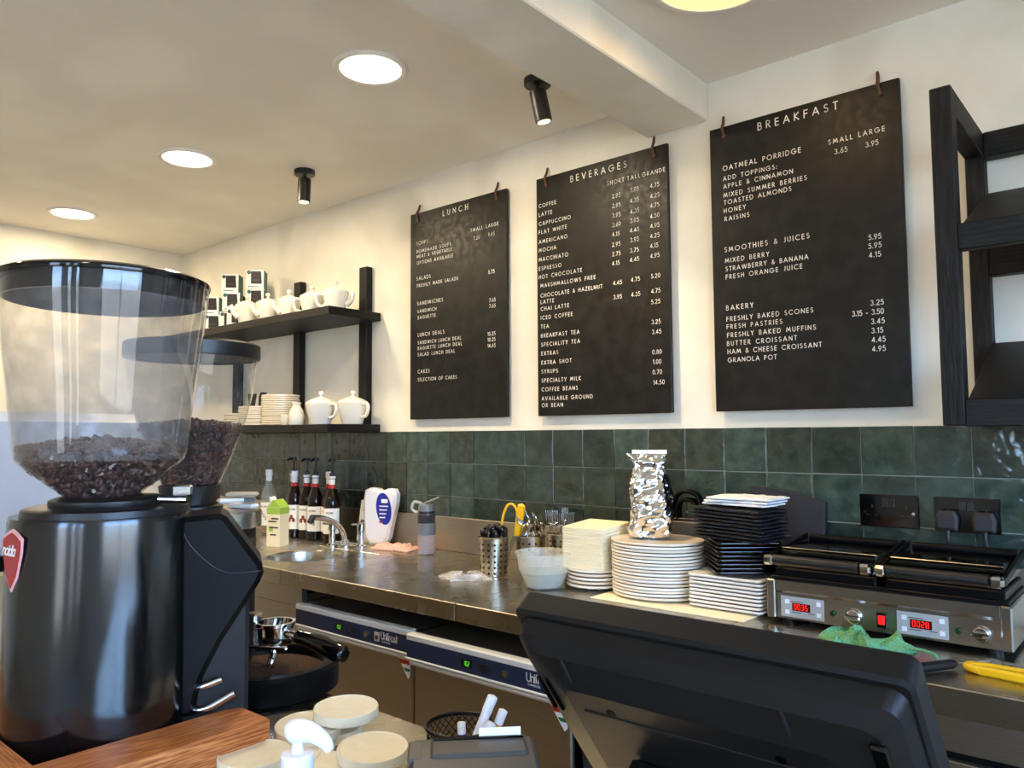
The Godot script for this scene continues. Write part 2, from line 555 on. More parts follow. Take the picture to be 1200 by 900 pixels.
func make_glyphs() -> void:
	glyphs = {
		"A": [0.78, [pl([0, 0, 0.39, 1, 0.78, 0]), pl([0.13, 0.32, 0.65, 0.32])]],
		"B": [0.5, [pl([0, 0, 0, 1, 0.2, 1]) + arc(0.2, 0.77, 0.23, 0.23, 90, -90) + pl([0, 0.54]), pl([0.2, 0.54]) + arc(0.22, 0.27, 0.28, 0.27, 90, -90) + pl([0, 0])]],
		"C": [0.82, [arc(0.5, 0.5, 0.5, 0.5, 48, 312, 16)]],
		"D": [0.72, [pl([0, 0, 0, 1, 0.22, 1]) + arc(0.22, 0.5, 0.5, 0.5, 90, -90, 14) + pl([0, 0])]],
		"E": [0.45, [pl([0.45, 1, 0, 1, 0, 0, 0.45, 0]), pl([0, 0.52, 0.42, 0.52])]],
		"F": [0.43, [pl([0.43, 1, 0, 1, 0, 0]), pl([0, 0.52, 0.4, 0.52])]],
		"G": [0.98, [arc(0.5, 0.5, 0.5, 0.5, 45, 355, 18) + pl([0.98, 0.46, 0.54, 0.46])]],
		"H": [0.62, [pl([0, 0, 0, 1]), pl([0.62, 0, 0.62, 1]), pl([0, 0.52, 0.62, 0.52])]],
		"I": [0.02, [pl([0.01, 0, 0.01, 1])]],
		"J": [0.3, [pl([0.3, 1, 0.3, 0.18]) + arc(0.14, 0.16, 0.16, 0.16, 0, -130, 6)]],
		"K": [0.58, [pl([0, 0, 0, 1]), pl([0.55, 1, 0.03, 0.5, 0.58, 0])]],
		"L": [0.4, [pl([0, 1, 0, 0, 0.4, 0])]],
		"M": [0.92, [pl([0, 0, 0.14, 1, 0.46, 0.2, 0.78, 1, 0.92, 0])]],
		"N": [0.68, [pl([0, 0, 0, 1, 0.68, 0, 0.68, 1])]],
		"O": [1.0, [arc(0.5, 0.5, 0.5, 0.5, 0, 360, 24)]],
		"P": [0.48, [pl([0, 0, 0, 1, 0.2, 1]) + arc(0.2, 0.73, 0.27, 0.27, 90, -90) + pl([0, 0.46])]],
		"R": [0.52, [pl([0, 0, 0, 1, 0.2, 1]) + arc(0.2, 0.74, 0.26, 0.26, 90, -90) + pl([0, 0.48]), pl([0.2, 0.48, 0.52, 0])]],
		"S": [0.48, [arc(0.24, 0.76, 0.21, 0.24, 40, 260, 10) + arc(0.24, 0.26, 0.24, 0.26, 80, -150, 10)]],
		"T": [0.52, [pl([0, 1, 0.52, 1]), pl([0.26, 1, 0.26, 0])]],
		"U": [0.58, [pl([0, 1, 0, 0.3]) + arc(0.29, 0.29, 0.29, 0.29, 180, 360, 10) + pl([0.58, 1])]],
		"V": [0.74, [pl([0, 1, 0.37, 0, 0.74, 1])]],
		"W": [1.16, [pl([0, 1, 0.29, 0, 0.58, 1, 0.87, 0, 1.16, 1])]],
		"X": [0.62, [pl([0, 0, 0.62, 1]), pl([0, 1, 0.62, 0])]],
		"Y": [0.62, [pl([0, 1, 0.31, 0.5, 0.62, 1]), pl([0.31, 0.5, 0.31, 0])]],
		"Z": [0.58, [pl([0, 1, 0.58, 1, 0, 0, 0.58, 0])]],
		"&": [0.66, [pl([0.66, 0, 0.16, 0.7]) + arc(0.3, 0.8, 0.15, 0.19, 190, -20, 8) + pl([0.14, 0.42]) + arc(0.25, 0.22, 0.23, 0.22, 130, 320, 8) + pl([0.64, 0.46])]],
		"0": [0.52, [arc(0.26, 0.5, 0.26, 0.5, 0, 360, 18)]],
		"1": [0.2, [pl([0, 0.84, 0.17, 1, 0.17, 0])]],
		"2": [0.5, [arc(0.25, 0.74, 0.23, 0.26, 170, -35, 9) + pl([0, 0, 0.5, 0])]],
		"3": [0.5, [arc(0.24, 0.76, 0.21, 0.24, 150, -80, 8), arc(0.24, 0.27, 0.25, 0.27, 85, -155, 10)]],
		"4": [0.55, [pl([0.4, 0, 0.4, 1, 0, 0.25, 0.55, 0.25])]],
		"5": [0.5, [pl([0.45, 1, 0.14, 1, 0.07, 0.56]) + arc(0.22, 0.32, 0.28, 0.32, 105, -140, 10)]],
		"6": [0.5, [pl([0.36, 1, 0.06, 0.46]), arc(0.25, 0.3, 0.25, 0.3, 0, 360, 16)]],
		"7": [0.48, [pl([0, 1, 0.48, 1, 0.14, 0])]],
		"8": [0.48, [arc(0.24, 0.76, 0.19, 0.24, 0, 360, 14), arc(0.24, 0.27, 0.24, 0.27, 0, 360, 14)]],
		"9": [0.5, [pl([0.14, 0, 0.44, 0.54]), arc(0.25, 0.7, 0.25, 0.3, 0, 360, 16)]],
		".": [0.08, [pl([0.04, 0.02, 0.04, 0.07])]],
		":": [0.04, [pl([0.02, 0, 0.02, 0.06]), pl([0.02, 0.5, 0.02, 0.56])]],
		"-": [0.3, [pl([0, 0.36, 0.3, 0.36])]],
		"n": [0.42, [pl([0, 0, 0, 0.66]), pl([0, 0.4]) + arc(0.21, 0.42, 0.21, 0.24, 180, 0, 8) + pl([0.42, 0])]],
		"i": [0.02, [pl([0.01, 0, 0.01, 0.66]), pl([0.01, 0.86, 0.01, 0.92])]],
		"f": [0.3, [pl([0.12, 0, 0.12, 0.8]) + arc(0.26, 0.82, 0.14, 0.16, 180, 80, 5), pl([0, 0.66, 0.28, 0.66])]],
		"r": [0.28, [pl([0, 0, 0, 0.66]), pl([0, 0.44]) + arc(0.2, 0.44, 0.2, 0.22, 180, 70, 5)]],
		"o": [0.56, [arc(0.28, 0.33, 0.28, 0.33, 0, 360, 16)]],
		"s": [0.36, [arc(0.18, 0.5, 0.15, 0.16, 40, 260, 7) + arc(0.18, 0.17, 0.18, 0.17, 80, -150, 8)]],
		"t": [0.28, [pl([0.13, 0, 0.13, 0.95]), pl([0, 0.66, 0.28, 0.66])]],
		"a": [0.5, [arc(0.24, 0.32, 0.24, 0.32, 0, 360, 14), pl([0.48, 0.64, 0.48, 0])]],
		"d": [0.5, [arc(0.24, 0.32, 0.24, 0.32, 0, 360, 14), pl([0.48, 1, 0.48, 0])]],
	}

func text_width(s: String, h: float, track: float) -> float:
	var w := 0.0
	for c in s:
		w += (0.38 if c == " " else float(glyphs[c][0])) * h + track * h
	return w - track * h

# strokes in the XY plane, facing +z, lower left at the origin
func lettering(s: String, h: float, track := 0.3, weight := 0.13, slant := 0.0) -> MB:
	var b := MB.new()
	var x := 0.0
	var wd := h * weight * 0.5
	for c in s:
		if c == " ":
			x += 0.38 * h + track * h
			continue
		for stroke in glyphs[c][1]:
			for i in stroke.size() - 1:
				var p: Vector2 = stroke[i] * h + Vector2(x, 0)
				var q: Vector2 = stroke[i + 1] * h + Vector2(x, 0)
				p.x += p.y * slant
				q.x += q.y * slant
				var d := (q - p).normalized()
				var e := d * wd * (0.9 if stroke.size() < 4 else 0.35)
				var w := Vector2(-d.y, d.x) * wd
				var k := []
				for z in [p - e - w, q + e - w, q + e + w, p - e + w]:
					k.append(Vector3(z.x, z.y, 0))
				b.fan(k)
		x += float(glyphs[c][0]) * h + track * h
	return b

# seven-segment digits
func segments(s: String, h: float) -> MB:
	var b := MB.new()
	var on := {"0": "abcdef", "1": "bc", "2": "abged", "3": "abgcd", "5": "afgcd", "8": "abcdefg", "6": "afgedc", "7": "abc", "4": "fgbc", "9": "abcdfg", "-": "g"}
	var w := h * 0.5
	var x := 0.0
	for c in s:
		for k in on[c]:
			var r: Rect2
			match k:
				"a": r = Rect2(0.1 * w, h * 0.93, w * 0.8, h * 0.1)
				"d": r = Rect2(0.1 * w, -h * 0.03, w * 0.8, h * 0.1)
				"g": r = Rect2(0.1 * w, h * 0.45, w * 0.8, h * 0.1)
				"f": r = Rect2(-0.02 * w, h * 0.52, w * 0.2, h * 0.42)
				"b": r = Rect2(w * 0.82, h * 0.52, w * 0.2, h * 0.42)
				"e": r = Rect2(-0.02 * w, h * 0.06, w * 0.2, h * 0.42)
				"c": r = Rect2(w * 0.82, h * 0.06, w * 0.2, h * 0.42)
			b.quad(Vector3(x + r.position.x, r.position.y, 0), Vector3(x + r.end.x, r.position.y, 0), Vector3(x + r.end.x, r.end.y, 0), Vector3(x + r.position.x, r.end.y, 0))
		x += w * 1.45
	return b

# ---------------------------------------------------------------- camera, sky, light
func camera_and_light() -> void:
	var cam := Camera3D.new()
	cam.name = "camera"
	cam.position = Vector3(2.9404, 1.36646, 2.25236)
	cam.basis = Basis.from_euler(Vector3(0.0657164, 0.7120852, -0.0061962))
	cam.fov = 52.7662
	cam.near = 0.05
	cam.far = 60.0
	add_child(cam)
	var env := Environment.new()
	env.background_mode = Environment.BG_SKY
	var sm := ProceduralSkyMaterial.new()
	sm.sky_top_color = Color(0.50, 0.71, 1.0)
	sm.sky_horizon_color = Color(0.74, 0.87, 1.0)
	sm.ground_horizon_color = Color(0.62, 0.65, 0.68)
	sm.ground_bottom_color = Color(0.55, 0.56, 0.57)
	sm.sky_energy_multiplier = SKY
	sm.ground_energy_multiplier = SKY
	var sky := Sky.new()
	sky.sky_material = sm
	env.sky = sky
	env.tonemap_mode = Environment.TONE_MAPPER_LINEAR
	env.tonemap_exposure = EXPOSURE
	env.sdfgi_enabled = true
	env.ssao_enabled = true
	env.ssil_enabled = true
	var we := WorldEnvironment.new()
	we.name = "sky"
	we.environment = env
	add_child(we)

# ---------------------------------------------------------------- the room
const X0 := -1.69
const X1 := 5.0
const Z1 := 5.4

func wall_with_openings(lo: float, hi: float, top: float, opens: Array, f: Callable) -> MB:
	# boxes between openings [a, b, sill, head] along one axis; f(a, b, y0, y1, mb)
	var b := MB.new()
	var at := lo
	for o in opens:
		f.call(at, o[0], 0.0, top, b)
		f.call(o[0], o[1], 0.0, o[2], b)
		f.call(o[0], o[1], o[3], top, b)
		at = o[1]
	f.call(at, hi, 0.0, top, b)
	return b

func room() -> void:
	struct("floor", bx(Vector3((X0 + X1) / 2, -0.1, Z1 / 2), Vector3(X1 - X0 + 0.4, 0.2, Z1 + 0.4), 0), M.floor_vinyl)
	struct("ceiling", bx(Vector3((X0 + X1) / 2, CEIL + 0.1, Z1 / 2), Vector3(X1 - X0 + 0.4, 0.2, Z1 + 0.4), 0), M.ceiling_paint)
	struct("wall_left", bx(Vector3(X0 - 0.1, 1.245, Z1 / 2), Vector3(0.2, 2.49, Z1 + 0.4), 0), M.plaster)
	var beam := struct("trim_1", bx(Vector3(1.724, 2.44, Z1 / 2), Vector3(0.224, 0.14, Z1), 0.004), M.plaster)
	beam.name = "trim_1"
	var wb := struct("wall_back", bx(Vector3((X0 + X1) / 2, 1.245, -0.1), Vector3(X1 - X0, 2.49, 0.2), 0), M.plaster)
	# each glazed tile is a piece of the wall
	part(wb, "grout", bx(Vector3(0.86, 1.145, 0.0025), Vector3(5.1, 0.476, 0.005), 0), M.grout)
	var variants := []
	for k in 4:
		var s := TILE - 0.0028 - 0.0003 * k
		variants.append(bx(Vector3.ZERO, Vector3(s, s, 0.0075), 0.0012).mesh())
	rng.seed = 5
	for row in 3:
		for col in range(-12, 25):
			var g := rng.randi() % 8
			var o := part(wb, "tile", variants[rng.randi() % 4], M["glaze_%d" % g], Vector3((col + 0.5) * TILE, 1.385 - (row + 0.5) * TILE, 0.0062 + rng.randf_range(-0.0005, 0.0005)))
			o.rotation = Vector3(rng.randf_range(-1, 1) * 0.006, rng.randf_range(-1, 1) * 0.006, rng.randf_range(-1, 1) * 0.004)
	# street side: three glazed openings
	var fx := func(a, b, y0, y1, mb): mb.box(Vector3((a + b) / 2, (y0 + y1) / 2, Z1 + 0.1), Vector3(b - a, y1 - y0, 0.2), 0)
	var opens := [[2.35, 3.15, 0.35, 2.3], [3.55, 3.95, 0.35, 2.3], [4.30, 4.75, 0.35, 2.3]]
	struct("wall_front", wall_with_openings(X0, X1, 2.49, opens, fx), M.plaster)
	var fz := func(a, b, y0, y1, mb): mb.box(Vector3(X1 + 0.1, (y0 + y1) / 2, (a + b) / 2), Vector3(0.2, y1 - y0, b - a), 0)
	struct("wall_right", wall_with_openings(-0.2, Z1 + 0.2, 2.49, [[1.0, 3.6, 0.7, 2.35]], fz), M.plaster)
	var n := 1
	for o in opens:
		var w: float = o[1] - o[0]
		var fr := MB.new()
		for sx in [-1, 1]:
			fr.box(Vector3(sx * (w / 2 - 0.025), 0, 0), Vector3(0.05, 1.95, 0.06))
		for sy in [-1, 1]:
			fr.box(Vector3(0, sy * 0.95, 0), Vector3(w - 0.1, 0.05, 0.06))
		var win := struct("window_%d" % n, fr, M.black_satin)
		win.position = Vector3((o[0] + o[1]) / 2, 1.325, Z1 + 0.06)
		part(win, "pane", bx(Vector3.ZERO, Vector3(w - 0.1, 1.85, 0.006), 0), M.window_pane)
		n += 1
	var fr2 := MB.new()
	for s in [-1, 0, 1]:
		fr2.box(Vector3(0, 0, s * 1.275), Vector3(0.06, 1.65, 0.05))
	for s in [-1, 1]:
		fr2.box(Vector3(0, s * 0.8, 0), Vector3(0.06, 0.05, 2.5))
	var win2 := struct("window_4", fr2, M.black_satin)
	win2.position = Vector3(X1 + 0.06, 1.525, 2.3)
	for s in [-1, 1]:
		part(win2, "pane", bx(Vector3(0, 0, s * 0.6375), Vector3(0.006, 1.55, 1.225), 0), M.window_pane)

# ---------------------------------------------------------------- ceiling lights
func area(parent: Node3D, at: Vector3, size: float, c: Color, e: float) -> void:
	var l := AreaLight3D.new()
	l.name = "light"
	l.area_size = Vector2(size, size)
	l.light_color = c
	l.light_energy = e
	l.shadow_enabled = true
	l.area_range = 12.0
	l.area_attenuation = 2.0
	l.position = at
	l.rotation_degrees = Vector3(-90, 0, 0)
	parent.add_child(l)

func ceiling_lights() -> void:
	var spots := [[1.115, 0.79, "round white recessed downlight between the beam and the black spotlights"], [-0.045, 0.79, "round white recessed downlight second from the beam"], [-1.215, 0.80, "round white recessed downlight by the far corner of the ceiling"]]
	for s in spots:
		var t := thing("downlight", s[2], "ceiling light", Vector3(s[0], CEIL, s[1]), 0, "white recessed downlights")
		part(t, "trim_ring", lat([Vector2(0.092, -0.001), Vector2(0.094, -0.007), Vector2(0.108, -0.009), Vector2(0.113, -0.004), Vector2(0.114, 0.0)], 48), M.trim_white)
		part(t, "diffuser", lat([Vector2(0.0001, -0.003), Vector2(0.093, -0.003)], 48), M.led_white)
		area(t, Vector3(0, -0.012, 0), 0.16, Color(1.0, 0.905, 0.745), LED)
	# two unseen fill lights added over the customers' side, copied from the downlights
	for s in [[0.6, 3.3, "added unseen fill light over the customer side, wall end"], [3.2, 3.3, "added unseen fill light over the customer side, window end"]]:
		var q := copy(get_node("downlight"), "downlight", Vector3(s[0], CEIL, s[1]), 0, s[2])
		q.get_node("light").light_energy = LED
	var w := thing("ceiling_lamp", "round warm yellow ceiling lamp on the beam's breakfast board side", "ceiling light", Vector3(2.14, CEIL, 0.555))
	part(w, "trim_ring", lat([Vector2(0.148, -0.002), Vector2(0.152, -0.02), Vector2(0.165, -0.02), Vector2(0.166, 0.0)], 48), M.trim_white)
	part(w, "diffuser", lat([Vector2(0.0001, -0.03), Vector2(0.08, -0.027), Vector2(0.15, -0.015)], 48), M.led_warm)
	area(w, Vector3(0, -0.04, 0), 0.2, Color(1.0, 0.84, 0.62), LED * 0.14)
	# black cylinder spots
	for s in [[Vector3(0.178, CEIL, 0.389), Vector3(0.0, -1.0, 0.03), "black cylinder spotlight hanging straight over the lunch board side"], [Vector3(1.447, CEIL, 0.39), Vector3(0.10, -1.0, -0.2), "black cylinder spotlight tilted beside the ceiling beam"]]:
		var t := thing("spotlight", s[2], "spotlight", s[0], 0, "black ceiling spotlights")
		part(t, "base_plate", lat([Vector2(0.0001, -0.022), Vector2(0.040, -0.022), Vector2(0.043, -0.019), Vector2(0.043, 0)], 32), M.black_plastic)
		part(t, "joint", lat([Vector2(0.008, -0.045), Vector2(0.008, -0.02)], 12), M.black_plastic)
		var d: Vector3 = (s[1] as Vector3).normalized()
		var p0 := Vector3(0, -0.036, 0)
		part(t, "lamp_body", tb([p0, p0 + d * 0.003, p0 + d * 0.098, p0 + d * 0.1], [0.024, 0.027, 0.027, 0.0255], 28), M.black_plastic)
		part(t, "lens", tb([p0 + d * 0.0995, p0 + d * 0.1015], 0.021, 24), M.spot_face)
		var l := SpotLight3D.new()
		l.name = "light"
		l.light_color = Color(1.0, 0.85, 0.65)
		l.light_energy = SPOT
		l.spot_angle = 38.0
		l.spot_angle_attenuation = 0.8
		l.light_size = 0.02
		l.spot_range = 12.0
		l.spot_attenuation = 2.0
		l.shadow_enabled = true
		t.add_child(l)
		l.position = p0 + d * 0.106
		l.look_at_from_position(s[0] + p0 + d * 0.106, s[0] + p0 + d * 1.0, Vector3.FORWARD)

# ---------------------------------------------------------------- menu boards
func board(label: String, x0: float, rows: Array, heads: Array) -> void:
	var t := thing("menu_board", label, "menu board", Vector3(x0, 1.435, 0.012), 0, "black hanging menu boards")
	part(t, "panel", bx(Vector3(0.2775, 0.445, 0.007), Vector3(0.555, 0.89, 0.014), 0.0015), M.board_black)
	for i in rows.size():
		var r: Array = rows[i]
		var h := 0.0128
		var tr := 0.53
		if i == 0:
			h = 0.0215
			tr = 0.42
		elif r[0] in heads:
			h = 0.0140
			tr = 0.5
		elif (r[0] as String)[0] in "0123456789":
			tr = 0.28
			h = 0.0135
		if r.size() > 3:                                    # lines whose full width is known
			var cnt: int = (r[0] as String).length()
			tr = clampf((r[3] - text_width(r[0], h, 0.0)) / (h * (cnt - 1)), 0.05, 0.9)
		part(t, "lettering", lettering(r[0], h, tr, 0.145), M.letter_white, Vector3(r[1], r[2], 0.0146))
	for sx in [0.043, 0.50]:
		var s := MB.new()
		var path := curve([Vector3(sx - 0.004, 0.93, -0.006), Vector3(sx, 0.905, 0.006), Vector3(sx + 0.002, 0.885, 0.018), Vector3(sx + 0.006, 0.862, 0.0155)], 5)
		s.tube(path, [0.004, 0.0042, 0.0045, 0.0048, 0.005, 0.005, 0.005, 0.005, 0.005, 0.005, 0.005, 0.0048, 0.0045, 0.0043, 0.004, 0.004], 8)
		var st := part(t, "leather_strap", s, M.leather, Vector3.ZERO, "brown leather strap")
		part(st, "eyelet", tb([Vector3(sx + 0.007, 0.858, 0.0145), Vector3(sx + 0.007, 0.858, 0.0185)], 0.0065, 14), M.leather)

func boards() -> void:
	board("black hanging menu board headed LUNCH, beside the wall shelf", 0.44, [
		["LUNCH", 0.203,0.848, 0.149],
		["SMALL", 0.364,0.751, 0.066],
		["LARGE", 0.449,0.752, 0.065],
		["SOUPS", 0.040,0.750],
		["HOMEMADE SOUPS", 0.042,0.715, 0.208],
		["MEAT & VEGETABLE", 0.042,0.693, 0.213],
		["OPTIONS AVAILABLE", 0.043,0.665, 0.219],
		["7.20", 0.380,0.715],
		["8.65", 0.461,0.716],
		["SALADS", 0.042,0.597],
		["FRESHLY MADE SALADS", 0.044,0.566, 0.247],
		["8.75", 0.460,0.566],
		["SANDWICHES", 0.046,0.488, 0.157],
		["SANDWICH", 0.048,0.455],
		["BAGUETTE", 0.050,0.428],
		["7.65", 0.464,0.453],
		["7.65", 0.464,0.430],
		["LUNCH DEALS", 0.050,0.353, 0.161],
		["SANDWICH LUNCH DEAL", 0.050,0.320, 0.258],
		["BAGUETTE LUNCH DEAL", 0.050,0.296],
		["SALAD LUNCH DEAL", 0.050,0.269],
		["10.25", 0.455,0.321],
		["10.25", 0.455,0.298],
		["14.65", 0.455,0.274],
		["CAKES", 0.050,0.196],
		["SELECTION OF CAKES", 0.050,0.162, 0.232],
	], ["SOUPS", "SALADS", "SANDWICHES", "LUNCH DEALS", "CAKES"])
	board("black hanging menu board headed BEVERAGES with three price columns", 1.145, [
		["BEVERAGES", 0.161,0.845, 0.237],
		["SHORT", 0.319,0.798, 0.068],
		["TALL", 0.401,0.798, 0.049],
		["GRANDE", 0.460,0.797, 0.086],
		["COFFEE", 0.013,0.779],
		["LATTE", 0.013,0.746],
		["CAPPUCCINO", 0.013,0.711, 0.145],
		["FLAT WHITE", 0.012,0.679],
		["AMERICANO", 0.012,0.643],
		["MOCHA", 0.011,0.611],
		["MACCHIATO", 0.011,0.576],
		["ESPRESSO", 0.011,0.542],
		["HOT CHOCOLATE", 0.010,0.510],
		["MARSHMALLOWS FREE", 0.018,0.477],
		["CHOCOLATE & HAZELNUT", 0.018,0.440, 0.274],
		["LATTE", 0.018,0.416],
		["CHAI LATTE", 0.018,0.390],
		["ICED COFFEE", 0.018,0.357],
		["TEA", 0.018,0.324],
		["BREAKFAST TEA", 0.018,0.290],
		["SPECIALITY TEA", 0.019,0.257],
		["EXTRAS", 0.019,0.224],
		["EXTRA SHOT", 0.019,0.190],
		["SYRUPS", 0.019,0.157],
		["SPECIALTY MILK", 0.019,0.124],
		["COFFEE BEANS", 0.019,0.091],
		["AVAILABLE GROUND", 0.019,0.058],
		["OR BEAN", 0.019,0.033],
		["2.95", 0.339,0.748],
		["3.95", 0.412,0.754],
		["4.75", 0.490,0.752],
		["3.95", 0.339,0.714],
		["4.35", 0.411,0.717],
		["4.25", 0.490,0.717],
		["3.95", 0.338,0.680],
		["4.35", 0.411,0.680],
		["4.75", 0.489,0.684],
		["3.60", 0.338,0.647],
		["3.95", 0.410,0.648],
		["4.50", 0.488,0.649],
		["4.15", 0.337,0.614],
		["4.45", 0.409,0.615],
		["4.95", 0.488,0.616],
		["2.95", 0.336,0.578],
		["3.95", 0.409,0.582],
		["4.25", 0.487,0.582],
		["2.75", 0.336,0.545],
		["3.75", 0.408,0.546],
		["4.15", 0.486,0.549],
		["4.15", 0.335,0.513],
		["4.45", 0.407,0.514],
		["4.95", 0.486,0.515],
		["4.45", 0.338,0.444],
		["4.75", 0.410,0.446],
		["5.20", 0.487,0.447],
		["3.95", 0.338,0.395],
		["4.35", 0.410,0.395],
		["4.75", 0.487,0.397],
		["5.25", 0.486,0.361],
		["3.25", 0.486,0.294],
		["3.45", 0.487,0.261],
		["0.80", 0.487,0.194],
		["1.00", 0.489,0.162],
		["0.70", 0.487,0.128],
		["14.50", 0.489,0.094],
	], [])
	board("black hanging menu board headed BREAKFAST, beside the black rack", 1.852, [
		["BREAKFAST", 0.159,0.849, 0.234],
		["SMALL", 0.365,0.752, 0.065],
		["LARGE", 0.447,0.753, 0.067],
		["3.65", 0.381,0.720, 0.034],
		["3.95", 0.464,0.719],
		["OATMEAL PORRIDGE", 0.043,0.750, 0.242],
		["ADD TOPPINGS:", 0.043,0.718, 0.17],
		["APPLE & CINNAMON", 0.043,0.693, 0.217],
		["MIXED SUMMER BERRIES", 0.043,0.665, 0.257],
		["TOASTED ALMONDS", 0.044,0.642, 0.21],
		["HONEY", 0.043,0.616],
		["RAISINS", 0.045,0.590],
		["SMOOTHIES & JUICES", 0.042,0.493, 0.26],
		["MIXED BERRY", 0.043,0.459, 0.139],
		["STRAWBERRY & BANANA", 0.044,0.433, 0.253],
		["FRESH ORANGE JUICE", 0.044,0.408, 0.235],
		["5.95", 0.463,0.459, 0.032],
		["5.95", 0.462,0.435],
		["4.15", 0.463,0.410],
		["BAKERY", 0.043,0.311, 0.086],
		["FRESHLY BAKED SCONES", 0.043,0.277, 0.263],
		["FRESH PASTRIES", 0.043,0.253],
		["FRESHLY BAKED MUFFINS", 0.044,0.227, 0.268],
		["BUTTER CROISSANT", 0.043,0.201],
		["HAM & CHEESE CROISSANT", 0.044,0.176, 0.283],
		["GRANOLA POT", 0.044,0.150, 0.152],
		["3.25", 0.462,0.278],
		["3.15 - 3.50", 0.413,0.253, 0.081],
		["3.45", 0.462,0.227],
		["3.15", 0.462,0.202],
		["4.45", 0.462,0.177],
		["4.95", 0.462,0.152],
	], ["SMOOTHIES & JUICES", "BAKERY", "OATMEAL PORRIDGE"])

# ---------------------------------------------------------------- back counter
func back_counter() -> void:
	# left section with a round sink hole
	var cx := 0.32
	var cz := 0.465
	var t := thing("steel_worktop", "long stainless steel worktop with an inset round sink", "worktop", Vector3.ZERO)
	var b := MB.new()
	b.box(Vector3((X0 + 0.12) / 2, 0.875, 0.356), Vector3(0.12 - X0, 0.05, 0.688), 0.002)
	b.box(Vector3((0.52 + 1.384) / 2, 0.875, 0.356), Vector3(1.384 - 0.52, 0.05, 0.688), 0.002)
	b.box(Vector3(cx, 0.875, 0.68), Vector3(0.4, 0.05, 0.04), 0.002)
	b.box(Vector3(cx, 0.875, 0.136), Vector3(0.4, 0.05, 0.248), 0.002)
	# square of steel around the hole
	var inner := []
	var outer := []
	for k in 48:
		var a := TAU * k / 48
		var d := Vector3(cos(a), 0, -sin(a))
		inner.append(Vector3(cx, TOP, cz) + d * 0.145)
		var s := 0.2 / maxf(absf(d.x), absf(d.z))
		var q := Vector3(cx, TOP, cz) + d * s
		q.z = clampf(q.z, 0.26, 0.66)
		outer.append(q)
	b.patch([outer, inner], true)
	part(t, "top", b, M.steel)
	solo("steel_upstand", bx(Vector3((X0 + 1.384) / 2, 0.9682, 0.018), Vector3(1.384 - X0, 0.136, 0.012), 0.002), M.steel_panel, "long steel upstand strip below the tiles behind the sink", "upstand")
	var bowl := MB.new()
	bowl.lathe([Vector2(0.152, TOP + 0.0006), Vector2(0.145, TOP + 0.001), Vector2(0.141, 0.892), Vector2(0.138, 0.86), Vector2(0.132, 0.80), Vector2(0.11, 0.775), Vector2(0.0001, 0.768)], 48, 1, 1, 60)
	var bo := thing("round_sink", "round steel sink bowl set in the worktop by the tap", "sink", Vector3(cx, 0, cz))
	part(bo, "bowl", bowl, M.steel)
	part(bo, "drain", lat([Vector2(0.0001, 0.772), Vector2(0.03, 0.772), Vector2(0.033, 0.769)], 24), M.chrome)
	# right sections
	t = thing("steel_worktop", "steel worktop section carrying the crockery stacks, beyond the joint", "worktop", Vector3.ZERO)
	part(t, "top", bx(Vector3((1.3865 + 2.08) / 2, 0.875, 0.356), Vector3(2.08 - 1.3865, 0.05, 0.688), 0.002), M.steel)
	solo("steel_upstand", bx(Vector3((1.3865 + 2.08) / 2, 0.9682, 0.018), Vector3(2.08 - 1.3865, 0.136, 0.012), 0.002), M.steel_panel, "steel upstand strip behind the crockery stacks", "upstand")
	t = thing("prep_counter", "stainless steel counter unit with drawer under the panini grill", "counter", Vector3.ZERO)
	part(t, "top", bx(Vector3((2.083 + 3.6) / 2, 0.873, 0.321), Vector3(3.6 - 2.083, 0.054, 0.618), 0.002), M.steel)
	solo("steel_upstand", bx(Vector3((2.083 + 3.6) / 2, 0.9682, 0.018), Vector3(3.6 - 2.083, 0.136, 0.012), 0.002), M.steel_panel, "steel upstand strip behind the panini grill", "upstand")
	part(t, "carcass", bx(Vector3((2.083 + 3.6) / 2, 0.425, 0.28), Vector3(3.6 - 2.083, 0.84, 0.54), 0.002), M.black_matt)
	for k in 2:
		part(t, "drawer_front", bx(Vector3(2.46 + k * 0.76, 0.812, 0.60), Vector3(0.75, 0.07, 0.02), 0.002), M.steel_panel)
		part(t, "cabinet_door", bx(Vector3(2.46 + k * 0.76, 0.43, 0.60), Vector3(0.75, 0.66, 0.02), 0.002), M.steel_panel)
	# cabinet under the sink
	t = thing("sink_cabinet", "plain steel cabinet panel under the sink end of the worktop", "cabinet", Vector3.ZERO)
	part(t, "front_panel", bx(Vector3((X0 + 0.585) / 2, 0.42, 0.64), Vector3(0.585 - X0 - 0.01, 0.70, 0.02), 0.002), M.steel_panel)
	part(t, "rail", bx(Vector3((X0 + 0.585) / 2, 0.81, 0.64), Vector3(0.585 - X0 - 0.01, 0.078, 0.024), 0.002), M.steel_panel)
	part(t, "end_cheek", bx(Vector3(0.575, 0.43, 0.35), Vector3(0.018, 0.72, 0.55), 0.002), M.steel_panel)
	part(t, "leg", bx(Vector3(0.575, 0.035, 0.60), Vector3(0.03, 0.07, 0.03), 0.002), M.steel_panel)
	part(t, "leg", bx(Vector3(-0.6, 0.035, 0.60), Vector3(0.03, 0.07, 0.03), 0.002), M.steel_panel)
	part(t, "leg", bx(Vector3(0.575, 0.035, 0.05), Vector3(0.03, 0.07, 0.03), 0.002), M.steel_panel)
	part(t, "leg", bx(Vector3(-0.6, 0.035, 0.05), Vector3(0.03, 0.07, 0.03), 0.002), M.steel_panel)
	# bay end between the second fridge and the prep counter
	solo("end_panel", bx(Vector3(1.96, 0.425, 0.33), Vector3(0.2, 0.85, 0.62), 0.002), M.steel_panel, "narrow steel end panel beside the second fridge", "panel")

